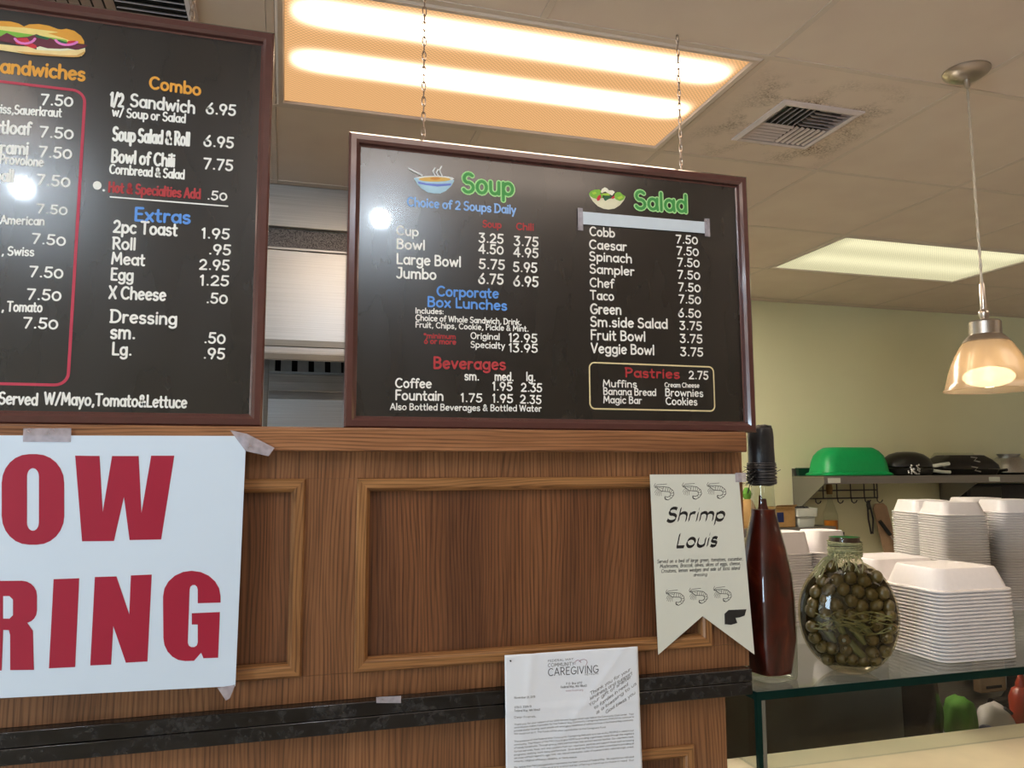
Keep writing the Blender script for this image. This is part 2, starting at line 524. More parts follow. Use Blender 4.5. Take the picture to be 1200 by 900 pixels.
def perforated_mat():
    k = NT('perforated_steel')
    v = k.n('ShaderNodeTexVoronoi', i_Scale=260.0)
    v.feature = 'F1'
    k.l(k.coord((1, 1, 1)), v.inputs['Vector'])
    k.l(k.ramp(v.outputs['Distance'], [(0.3, (0.02, 0.018, 0.018)), (0.5, (0.17, 0.155, 0.15))]), k.b.inputs['Base Color'])
    k.b.inputs['Metallic'].default_value = 0.8
    k.b.inputs['Roughness'].default_value = 0.4
    return k.m


M['deck_glass'] = deck_mat()
M['tape'] = tape_mat()
M['board'] = board_mat()
M['granite'] = granite_mat()
M['ceiling'] = ceiling_mat()
M['sauce'] = sauce_mat()
M['shade'] = shade_mat()
M['perforated'] = perforated_mat()

# ------------------------------------------------------------------ mesh helpers


class MB:
    """collects shapes (world coordinates) and links them as one mesh"""

    def __init__(self):
        self.v, self.f = [], []

    def add(self, vs, fs):
        o = len(self.v)
        self.v += [tuple(p) for p in vs]
        self.f += [tuple(i + o for i in q) for q in fs]
        return self

    def box(self, x0, x1, y0, y1, z0, z1):
        return self.add([(x0, y0, z0), (x1, y0, z0), (x1, y1, z0), (x0, y1, z0), (x0, y0, z1), (x1, y0, z1), (x1, y1, z1), (x0, y1, z1)],
                        [(0, 3, 2, 1), (4, 5, 6, 7), (0, 1, 5, 4), (1, 2, 6, 5), (2, 3, 7, 6), (3, 0, 4, 7)])

    def lathe(self, prof, cx, cy, seg=32, sx=1.0, sy=1.0, power=2.0, cap=True, rot=0.0):
        """prof: (radius, z) pairs from one end to the other"""
        vs, fs = [], []
        for r, z in prof:
            for i in range(seg):
                a = 2 * PI * i / seg
                c, s = math.cos(a), math.sin(a)
                ex = 2.0 / power
                px = math.copysign(abs(c) ** ex, c) * r * sx
                py = math.copysign(abs(s) ** ex, s) * r * sy
                vs.append((cx + px * math.cos(rot) - py * math.sin(rot), cy + px * math.sin(rot) + py * math.cos(rot), z))
        for j in range(len(prof) - 1):
            for i in range(seg):
                k = (i + 1) % seg
                fs.append((j * seg + i, j * seg + k, (j + 1) * seg + k, (j + 1) * seg + i))
        if cap:
            fs.append(tuple(reversed(range(seg))))
            n = (len(prof) - 1) * seg
            fs.append(tuple(n + i for i in range(seg)))
        return self.add(vs, fs)

    def tube(self, pts, r, seg=8, closed=False, r1=None):
        pts = [Vector(p) for p in pts]
        n = len(pts)
        vs, fs = [], []
        ref = None
        for i, p in enumerate(pts):
            if closed:
                t = pts[(i + 1) % n] - pts[i - 1]
            else:
                t = pts[min(i + 1, n - 1)] - pts[max(i - 1, 0)]
            t.normalize()
            if ref is None:
                ref = t.orthogonal().normalized()
            u = (ref - t * ref.dot(t))
            if u.length < 1e-6:
                u = t.orthogonal()
            u.normalize()
            ref = u
            w = t.cross(u)
            rr = r if r1 is None else r + (r1 - r) * i / max(n - 1, 1)
            for k in range(seg):
                a = 2 * PI * k / seg
                vs.append(p + (u * math.cos(a) + w * math.sin(a)) * rr)
        m = n if closed else n - 1
        for i in range(m):
            j = (i + 1) % n
            for k in range(seg):
                q = (k + 1) % seg
                fs.append((i * seg + k, i * seg + q, j * seg + q, j * seg + k))
        if not closed:
            fs.append(tuple(reversed(range(seg))))
            fs.append(tuple((n - 1) * seg + k for k in range(seg)))
        return self.add(vs, fs)

    def ellipsoid(self, c, rx, ry, rz, rot=None, u=16, v=10):
        vs, fs = [], []
        R = rot or Matrix.Identity(3)
        for j in range(1, v):
            t = PI * j / v
            for i in range(u):
                a = 2 * PI * i / u
                vs.append(Vector(c) + R @ Vector((rx * math.sin(t) * math.cos(a), ry * math.sin(t) * math.sin(a), rz * math.cos(t))))
        for j in range(v - 2):
            for i in range(u):
                k = (i + 1) % u
                fs.append((j * u + i, (j + 1) * u + i, (j + 1) * u + k, j * u + k))
        top, bot = len(vs), len(vs) + 1
        vs += [Vector(c) + R @ Vector((0, 0, rz)), Vector(c) + R @ Vector((0, 0, -rz))]
        for i in range(u):
            k = (i + 1) % u
            fs.append((top, i, k))
            fs.append((bot, (v - 2) * u + k, (v - 2) * u + i))
        return self.add(vs, fs)

    def slab(self, poly, y0, y1):
        """closed outline in the x-z plane (counter-clockwise seen from -y), extruded from y0 to y1"""
        n = len(poly)
        vs = [(x, y0, z) for x, z in poly] + [(x, y1, z) for x, z in poly]
        fs = [tuple(range(n)), tuple(reversed(range(n, 2 * n)))]
        for i in range(n):
            k = (i + 1) % n
            fs.append((i, i + n, k + n, k))
        return self.add(vs, fs)

    def prism(self, poly, x0, x1):
        """outline in the y-z plane, extruded along x"""
        n = len(poly)
        vs = [(x0, y, z) for y, z in poly] + [(x1, y, z) for y, z in poly]
        fs = [tuple(range(n)), tuple(reversed(range(n, 2 * n)))]
        for i in range(n):
            k = (i + 1) % n
            fs.append((i, i + n, k + n, k))
        return self.add(vs, fs)

    def loft(self, rings, cap0=True, cap1=True):
        n = len(rings[0])
        vs = [p for r in rings for p in r]
        fs = []
        for j in range(len(rings) - 1):
            for i in range(n):
                k = (i + 1) % n
                fs.append((j * n + i, j * n + k, (j + 1) * n + k, (j + 1) * n + i))
        if cap0:
            fs.append(tuple(reversed(range(n))))
        if cap1:
            fs.append(tuple((len(rings) - 1) * n + i for i in range(n)))
        return self.add(vs, fs)

    def frame(self, x0, x1, z0, z1, y_back, prof):
        """picture-frame moulding with mitred corners; prof = (inset, y) points from the outer edge inwards"""
        rings = []
        for ins, y in prof:
            rings.append([(x0 + ins, y, z0 + ins), (x1 - ins, y, z0 + ins), (x1 - ins, y, z1 - ins), (x0 + ins, y, z1 - ins)])
        full = [[(x0, y_back, z0), (x1, y_back, z0), (x1, y_back, z1), (x0, y_back, z1)]] + rings
        ins = prof[-1][0]
        full.append([(x0 + ins, y_back, z0 + ins), (x1 - ins, y_back, z0 + ins), (x1 - ins, y_back, z1 - ins), (x0 + ins, y_back, z1 - ins)])
        return self.loft(full + [full[0]], False, False)


def obj(name, mb, mat, parent=None, bevel=0.0, smooth=True, angle=35, segs=2, label=None, origin=None, kind=None, mats=None, fix=True):
    """one mesh object; mb is in world coordinates and is shifted to its parent's (or its own) base"""
    o0 = Vector(parent.location) if parent is not None and 'base' not in parent else Vector(parent['base'][:]) if parent is not None else Vector(origin or (0, 0, 0))
    me = bpy.data.meshes.new(name)
    me.from_pydata([tuple(Vector(p) - o0) for p in mb.v], [], mb.f)
    if fix:
        bm = bmesh.new(); bm.from_mesh(me)
        bmesh.ops.recalc_face_normals(bm, faces=bm.faces)
        bm.to_mesh(me); bm.free()
    me.materials.append(M[mat] if isinstance(mat, str) else mat)
    o = bpy.data.objects.new(name, me)
    COL.objects.link(o)
    if smooth:
        me.shade_smooth()
        me.set_sharp_from_angle(angle=math.radians(angle))
    if bevel:
        b = o.modifiers.new('bevel', 'BEVEL')
        b.width = bevel; b.segments = segs; b.limit_method = 'ANGLE'; b.angle_limit = math.radians(40)
    if parent is not None:
        o.parent = parent
        o['base'] = tuple(o0)
    else:
        o.location = o0
        o['base'] = tuple(o0)
    if label:
        o['label'] = label
    if kind:
        o['kind'] = kind
    return o


def thing(name, label, cat, loc=(0, 0, 0), group=None):
    o = bpy.data.objects.new(name, None)
    o.empty_display_size = 0.05
    COL.objects.link(o)
    o.location = loc
    o['label'] = label
    o['category'] = cat
    if group:
        o['group'] = group
    return o


def tag(o, label, cat, group=None):
    o['label'] = label
    o['category'] = cat
    if group:
        o['group'] = group
    return o


def struct(name, mb, mat, **kw):
    return obj(name, mb, mat, kind='structure', **kw)


def copy_tree(o, parent=None):
    c = o.copy()
    COL.objects.link(c)
    if parent is not None:
        c.parent = parent
    for ch in list(o.children):
        copy_tree(ch, c)
    return c


def rrect(w, d, r, z, seg=5, cx=0.0, cy=0.0):
    """rounded rectangle ring in the x-y plane"""
    out = []
    for sx, sy, a0 in ((1, -1, -PI / 2), (1, 1, 0), (-1, 1, PI / 2), (-1, -1, PI)):
        for i in range(seg + 1):
            a = a0 + PI / 2 * i / seg
            out.append((cx + sx * (w / 2 - r) + r * math.cos(a), cy + sy * (d / 2 - r) + r * math.sin(a), z))
    return out


def rrect_xz(x0, x1, z0, z1, r, seg=6):
    out = []
    for cx, cz, a0 in ((x1 - r, z0 + r, -PI / 2), (x1 - r, z1 - r, 0), (x0 + r, z1 - r, PI / 2), (x0 + r, z0 + r, PI)):
        for i in range(seg + 1):
            a = a0 + PI / 2 * i / seg
            out.append((cx + r * math.cos(a), cz + r * math.sin(a)))
    return out

# ------------------------------------------------------------------ hand lettering (stroke alphabet)


def A(cx, cy, rx, ry, a0, a1, n=None):
    n = n or max(4, int(abs(a1 - a0) / 24))
    return [(cx + rx * math.cos(math.radians(a0 + (a1 - a0) * i / n)), cy + ry * math.sin(math.radians(a0 + (a1 - a0) * i / n))) for i in range(n + 1)]


O_ = lambda cx, cy, rx, ry: A(cx, cy, rx, ry, 90, 450, 14)
GL = {
    'a': (.58, [O_(.28, .32, .25, .31), [(.55, .65), (.53, .3), (.57, 0)]]),
    'b': (.58, [[(.05, 1), (.05, 0)], O_(.31, .32, .26, .31)]),
    'c': (.50, [A(.30, .32, .26, .32, 48, 312)]),
    'd': (.58, [O_(.28, .32, .25, .31), [(.54, 1), (.54, 0)]]),
    'e': (.55, [[(.05, .30), (.52, .40)] + A(.29, .33, .25, .32, 14, 315)]),
    'f': (.36, [A(.31, .80, .15, .19, 40, 180) + [(.16, 0)], [(.0, .60), (.34, .62)]]),
    'g': (.58, [O_(.28, .33, .25, .31), [(.54, .65), (.54, -.10)] + A(.29, -.10, .25, .20, 0, -150)]),
    'h': (.56, [[(.05, 1), (.05, 0)], [(.05, .34)] + A(.29, .40, .23, .24, 165, 0) + [(.52, 0)]]),
    'i': (.12, [[(.06, .64), (.06, 0)], [(.06, .88), (.08, .92)]]),
    'j': (.20, [[(.16, .64), (.16, -.15), (.0, -.28)], [(.16, .9), (.17, .92)]]),
    'k': (.50, [[(.05, 1), (.05, 0)], [(.46, .64), (.08, .28)], [(.20, .36), (.48, 0)]]),
    'l': (.12, [[(.06, 1), (.06, 0)]]),
    'm': (.90, [[(.05, .64), (.05, 0)], [(.05, .36)] + A(.25, .41, .20, .22, 165, 0) + [(.45, 0)], [(.45, .36)] + A(.65, .41, .20, .22, 165, 0) + [(.85, 0)]]),
    'n': (.56, [[(.05, .64), (.05, 0)], [(.05, .34)] + A(.28, .40, .23, .24, 165, 0) + [(.51, 0)]]),
    'o': (.58, [O_(.29, .32, .26, .32)]),
    'p': (.58, [[(.05, .64), (.05, -.32)], O_(.31, .32, .26, .31)]),
    'q': (.58, [O_(.28, .32, .25, .31), [(.54, .64), (.54, -.32)]]),
    'r': (.38, [[(.05, .64), (.05, 0)], [(.05, .30)] + A(.26, .40, .20, .23, 165, 60)]),
    's': (.46, [A(.24, .48, .19, .16, 35, 250, 7) + A(.23, .16, .20, .17, 75, -150, 8)]),
    't': (.38, [[(.15, .92), (.15, .16)] + A(.28, .14, .13, .14, 180, 300), [(.0, .60), (.34, .63)]]),
    'u': (.56, [[(.05, .64), (.05, .24)] + A(.28, .24, .23, .24, 180, 350) + [(.51, .64)], [(.51, .64), (.51, 0)]]),
    'v': (.52, [[(.03, .64), (.25, .02), (.50, .64)]]),
    'w': (.80, [[(.03, .64), (.20, .02), (.40, .56), (.59, .02), (.78, .64)]]),
    'x': (.50, [[(.03, .64), (.47, 0)], [(.46, .64), (.03, 0)]]),
    'y': (.52, [[(.03, .64), (.26, .04)], [(.50, .64), (.14, -.32)]]),
    'z': (.48, [[(.04, .62), (.44, .62), (.04, .02), (.46, .02)]]),
    'A': (.72, [[(.02, 0), (.36, 1), (.70, 0)], [(.13, .33), (.60, .33)]]),
    'B': (.62, [[(.07, 0), (.07, 1)], [(.07, 1)] + A(.30, .77, .24, .22, 80, -90) + [(.07, .54)], [(.07, .55)] + A(.32, .27, .27, .27, 80, -90) + [(.07, 0)]]),
    'C': (.72, [A(.42, .49, .38, .49, 50, 312, 11)]),
    'D': (.74, [[(.07, 0), (.07, 1)], [(.0, 1), (.28, 1)] + A(.28, .5, .42, .5, 85, -85, 9) + [(.0, 0)]]),
    'E': (.54, [[(.5, 1), (.07, 1), (.07, 0), (.52, 0)], [(.07, .53), (.44, .53)]]),
    'F': (.52, [[(.52, 1), (.07, 1), (.07, 0)], [(.07, .52), (.44, .52)]]),
    'G': (.76, [A(.42, .49, .38, .49, 50, 330, 12) + [(.75, .44), (.46, .44)]]),
    'H': (.68, [[(.07, 0), (.07, 1)], [(.62, 0), (.62, 1)], [(.07, .53), (.62, .53)]]),
    'I': (.14, [[(.07, 0), (.07, 1)]]),
    'J': (.50, [[(.18, 1), (.44, 1), (.44, .26)] + A(.22, .24, .22, .25, 0, -150)]),
    'K': (.62, [[(.07, 0), (.07, 1)], [(.56, 1), (.10, .48)], [(.22, .58), (.60, 0)]]),
    'L': (.52, [[(.07, 1), (.07, .02), (.52, .02)]]),
    'M': (.86, [[(.04, 0), (.12, 1), (.43, .28), (.74, 1), (.82, 0)]]),
    'N': (.70, [[(.06, 0), (.06, 1), (.64, 0), (.64, 1)]]),
    'O': (.84, [O_(.42, .5, .38, .5)]),
    'P': (.58, [[(.07, 0), (.07, 1)], [(.0, 1), (.26, 1)] + A(.28, .74, .27, .26, 80, -90) + [(.07, .46)]]),
    'Q': (.84, [O_(.42, .5, .38, .5), [(.5, .25), (.8, -.06)]]),
    'R': (.62, [[(.07, 0), (.07, 1)], [(.0, 1), (.26, 1)] + A(.28, .75, .26, .25, 80, -90) + [(.07, .49)], [(.26, .48), (.60, 0)]]),
    'S': (.60, [A(.32, .75, .25, .25, 40, 245, 8) + A(.29, .26, .28, .27, 75, -150, 9)]),
    'T': (.66, [[(.02, 1), (.64, 1)], [(.33, 1), (.33, 0)]]),
    'U': (.70, [[(.07, 1), (.07, .3)] + A(.35, .3, .28, .3, 180, 360) + [(.63, 1)]]),
    'V': (.66, [[(.02, 1), (.32, .02), (.64, 1)]]),
    'W': (.98, [[(.02, 1), (.24, .02), (.49, .92), (.74, .02), (.96, 1)]]),
    'X': (.64, [[(.04, 1), (.60, 0)], [(.60, 1), (.04, 0)]]),
    'Y': (.64, [[(.03, 1), (.32, .5), (.61, 1)], [(.32, .5), (.32, 0)]]),
    'Z': (.60, [[(.05, 1), (.56, 1), (.04, 0), (.58, 0)]]),
    '0': (.64, [O_(.32, .40, .29, .40)]),
    '1': (.26, [[(.02, .82), (.17, .98), (.17, 0)]]),
    '2': (.58, [A(.28, .68, .24, .28, 160, -40, 8) + [(.04, .02), (.56, .02)]]),
    '3': (.56, [[(.06, .96), (.50, .96), (.24, .58)] + A(.25, .28, .27, .29, 80, -150, 9)]),
    '4': (.62, [[(.46, 0), (.46, 1), (.03, .28), (.62, .28)]]),
    '5': (.58, [[(.54, .96), (.14, .96), (.09, .55)] + A(.27, .29, .27, .29, 110, -150, 10)]),
    '6': (.60, [[(.46, 1), (.12, .50)] + A(.30, .28, .26, .28, 140, 500, 13)]),
    '7': (.56, [[(.03, .96), (.54, .96), (.18, 0)]]),
    '8': (.58, [O_(.29, .74, .22, .24), O_(.29, .26, .26, .26)]),
    '9': (.60, [O_(.30, .66, .26, .30), [(.55, .72), (.30, 0)]]),
    '.': (.22, [[(.12, .04), (.14, .04)]]),
    ',': (.22, [[(.15, .06), (.08, -.14)]]),
    ':': (.14, [[(.06, .05), (.08, .05)], [(.06, .5), (.08, .5)]]),
    "'": (.12, [[(.06, 1), (.05, .8)]]),
    '-': (.36, [[(.04, .36), (.32, .36)]]),
    '/': (.46, [[(.02, -.06), (.44, 1.02)]]),
    '*': (.34, [[(.17, .95), (.17, .62)], [(.03, .87), (.31, .70)], [(.31, .87), (.03, .70)]]),
    '(': (.24, [A(.24, .42, .2, .6, 130, 230)]),
    ')': (.24, [A(.0, .42, .2, .6, 50, -50)]),
    '&': (.70, [[(.66, 0), (.20, .62)] + A(.31, .80, .16, .18, 200, -20, 7) + [(.40, .58), (.10, .36)] + A(.27, .22, .22, .22, 150, 300, 6) + [(.50, .18), (.62, .44)]]),
}
GL['CIRC'] = (0, [])


def text_strokes(s, gap=.15, space=.32):
    x, out = 0.0, []
    for ch in s:
        if ch == ' ':
            x += space
            continue
        w, st = GL[ch]
        for pl in st:
            out.append([(px + x, py) for px, py in pl])
        x += w + gap
    return out, max(x - gap, 0.1)


def brush(mb, pl, w, y, nib=None):
    """flat painted stroke in the x-z plane facing the room (-y), round ended; nib = slanted pen vector"""
    yf = y if callable(y) else (lambda a, b: y)
    if nib:
        nx, nz = nib
        for (a, b), (c, d) in zip(pl, pl[1:]):
            dx, dz = c - a, d - b
            ln = math.hypot(dx, dz) or 1e-9
            tx, tz = -dz / ln * w * .5, dx / ln * w * .5
            sgn = 1 if (tx * nx + tz * nz) >= 0 else -1
            ox, oz = tx + sgn * nx, tz + sgn * nz
            pts = [(a - ox, b - oz), (c - ox, d - oz), (c + ox, d + oz), (a + ox, b + oz)]
            ar = sum(p[0] * q[1] - q[0] * p[1] for p, q in zip(pts, pts[1:] + pts[:1]))
            if ar < 0:
                pts.reverse()
            mb.layer = (getattr(mb, 'layer', 0) + 1) % 9
            mb.add([(p, yf(p, q) - mb.layer * 1.6e-5, q) for p, q in pts], [(0, 1, 2, 3)])
        return
    h = w / 2
    # one clean strip per stroke, split at sharp corners; strokes of one word lie a hair apart
    pts = [pl[0]]
    for p in pl[1:]:
        if math.hypot(p[0] - pts[-1][0], p[1] - pts[-1][1]) > 1e-6:
            pts.append(p)
    if len(pts) < 2:
        pts = [pts[0], (pts[0][0] + 1e-5, pts[0][1])]
    closed = len(pts) > 4 and math.hypot(pts[0][0] - pts[-1][0], pts[0][1] - pts[-1][1]) < 1e-5
    runs = [[pts[0]]]
    for k in range(1, len(pts)):
        runs[-1].append(pts[k])
        if k < len(pts) - 1:
            a, b, c = pts[k - 1], pts[k], pts[k + 1]
            d1 = math.atan2(b[1] - a[1], b[0] - a[0]); d2 = math.atan2(c[1] - b[1], c[0] - b[0])
            t = (d2 - d1 + PI) % (2 * PI) - PI
            if abs(t) > math.radians(62):
                runs.append([b])
                closed = False
    for run in runs:
        mb.layer = (getattr(mb, 'layer', 0) + 1) % 9
        off = mb.layer * 1.6e-5
        n = len(run)
        cl = closed and len(runs) == 1
        L, Rr = [], []
        for k in range(n):
            if cl:
                a, c = run[k - 1] if k > 0 else run[-2], run[k + 1] if k < n - 1 else run[1]
            else:
                a, c = run[max(k - 1, 0)], run[min(k + 1, n - 1)]
            b = run[k]
            def unit(p, q_):
                dx, dz = q_[0] - p[0], q_[1] - p[1]
                ln = math.hypot(dx, dz)
                return (dx / ln, dz / ln) if ln > 1e-9 else None
            u1, u2 = unit(a, b), unit(b, c)
            u1, u2 = u1 or u2, u2 or u1
            tx, tz = u1[0] + u2[0], u1[1] + u2[1]
            ln = math.hypot(tx, tz) or 1
            tx, tz = tx / ln, tz / ln
            cs = max(.75, tx * u1[0] + tz * u1[1])
            L.append((b[0] - tz * h / cs, b[1] + tx * h / cs))
            Rr.append((b[0] + tz * h / cs, b[1] - tx * h / cs))
        vs = [(p[0], yf(*p) - off, p[1]) for p in L] + [(p[0], yf(*p) - off, p[1]) for p in Rr]
        mb.add(vs, [(k + n, k + n + 1, k + 1, k) for k in range(n - 1)])
        if not cl:
            for e, nb in ((run[0], run[1]), (run[-1], run[-2])):
                a0 = math.atan2(e[1] - nb[1], e[0] - nb[0])
                cap_ = [(e[0] + h * math.cos(a0 - PI / 2 + PI * k / 5), e[1] + h * math.sin(a0 - PI / 2 + PI * k / 5)) for k in range(6)]
                mb.add([(p[0], yf(*p) - off, p[1]) for p in cap_], [tuple(range(6))])


def lettering(mb, s, x0, z0, x1, z1, cap, y, weight=.15, slant=0.0, nib=None, gap=.15, space=.32):
    st, w = text_strokes(s, gap, space)
    kx = (x1 - x0) / w
    lw = cap * weight
    kx = (x1 - x0 - lw) / w
    for pl in st:
        q = []
        for px, py in pl:
            X = x0 + lw / 2 + px * kx + slant * py * cap
            q.append((X, z0 + (z1 - z0) * (X - x0) / (x1 - x0) + py * cap))
        brush(mb, q, lw, y, nib)
    return mb


def outline(mb, poly, y):
    """flat painted patch"""
    ar = sum(p[0] * q[1] - q[0] * p[1] for p, q in zip(poly, poly[1:] + poly[:1]))
    if ar < 0:
        poly = poly[::-1]
    return mb.add([(a, y, b) for a, b in poly], [tuple(range(len(poly)))])


LEFT_TEXT = [
('gold','Sandwiches',-0.5480,2.3430,-0.3853,2.3472,0.0262),
('gold','Combo',-0.2759,2.3481,-0.1786,2.3458,0.0235),
('white','1/2',-0.3429,2.3028,-0.3164,2.3035,0.0267),
('white','Sandwich',-0.3078,2.3070,-0.1881,2.3071,0.0242),
('white','6.95',-0.1706,2.3094,-0.1121,2.3124,0.0217),
('white','w/ Soup or Salad',-0.3378,2.2830,-0.2047,2.2854,0.0173),
('white','Soup Salad & Roll',-0.3355,2.2348,-0.1951,2.2398,0.0258),
('white','6.95',-0.1725,2.2420,-0.1138,2.2444,0.0215),
('white','Bowl of Chili',-0.3355,2.1913,-0.2204,2.1940,0.0246),
('white','7.75',-0.1708,2.1959,-0.1136,2.1972,0.0214),
('white','Cornbread & Salad',-0.3372,2.1686,-0.2023,2.1709,0.0180),
('red','Hot & Specialties Add',-0.3375,2.1321,-0.1715,2.1341,0.0189),
('white','.50',-0.1620,2.1341,-0.1226,2.1354,0.0173),
('white','7.50',-0.4601,2.2896,-0.4036,2.2934,0.0205),
('white','Swiss,Sauerkraut',-0.5450,2.2637,-0.4217,2.2699,0.0166),
('white','Meatloaf',-0.5672,2.2240,-0.4704,2.2289,0.0237),
('white','7.50',-0.4585,2.2266,-0.3995,2.2290,0.0204),
('white','Pastrami',-0.5684,2.1845,-0.4725,2.1904,0.0235),
('white','7.50',-0.4575,2.1880,-0.4002,2.1902,0.0203),
('white','Provolone',-0.5201,2.1682,-0.4467,2.1699,0.0173),
('white','Meatball',-0.5763,2.1321,-0.4933,2.1353,0.0224),
('white','7.50',-0.4584,2.1338,-0.4001,2.1351,0.0201),
('white','7.50',-0.4550,2.0800,-0.4020,2.0810,0.0170),
('white','American',-0.5121,2.0543,-0.4388,2.0578,0.0154),
('white','7.50',-0.4597,2.0219,-0.4017,2.0218,0.0187),
('white',', Swiss',-0.5066,1.9961,-0.4524,1.9983,0.0157),
('white','7.50',-0.4601,1.9593,-0.4025,1.9598,0.0194),
('white','7.50',-0.4617,1.9168,-0.4035,1.9174,0.0193),
('white',', Tomato',-0.5004,1.8928,-0.4333,1.8946,0.0173),
('white','7.50',-0.4645,1.8637,-0.4059,1.8642,0.0192),
('blue','Extras',-0.2904,2.0803,-0.1876,2.0829,0.0244),
('white','2pc Toast',-0.3255,2.0541,-0.2101,2.0564,0.0233),
('white','Roll',-0.3252,2.0216,-0.2827,2.0229,0.0220),
('white','Meat',-0.3255,1.9929,-0.2650,1.9934,0.0215),
('white','Egg',-0.3253,1.9621,-0.2838,1.9624,0.0218),
('white','X Cheese',-0.3269,1.9266,-0.2254,1.9277,0.0228),
('white','1.95',-0.1686,2.0554,-0.1153,2.0577,0.0198),
('white','.95',-0.1554,2.0243,-0.1119,2.0256,0.0198),
('white','2.95',-0.1708,1.9928,-0.1136,1.9948,0.0197),
('white','1.25',-0.1682,1.9617,-0.1134,1.9637,0.0196),
('white','.50',-0.1563,1.9274,-0.1145,1.9283,0.0195),
('white','Dressing',-0.3222,1.8813,-0.2040,1.8824,0.0227),
('white','sm.',-0.3207,1.8510,-0.2749,1.8516,0.0243),
('white','Lg.',-0.3163,1.8200,-0.2798,1.8200,0.0224),
('white','.50',-0.1574,1.8490,-0.1158,1.8493,0.0202),
('white','.95',-0.1576,1.8189,-0.1157,1.8189,0.0202),
('white','Served',-0.4953,1.7247,-0.4309,1.7233,0.0205),
('white','W/Mayo,Tomato&Lettuce',-0.4231,1.7253,-0.1802,1.7230,0.0211),
]
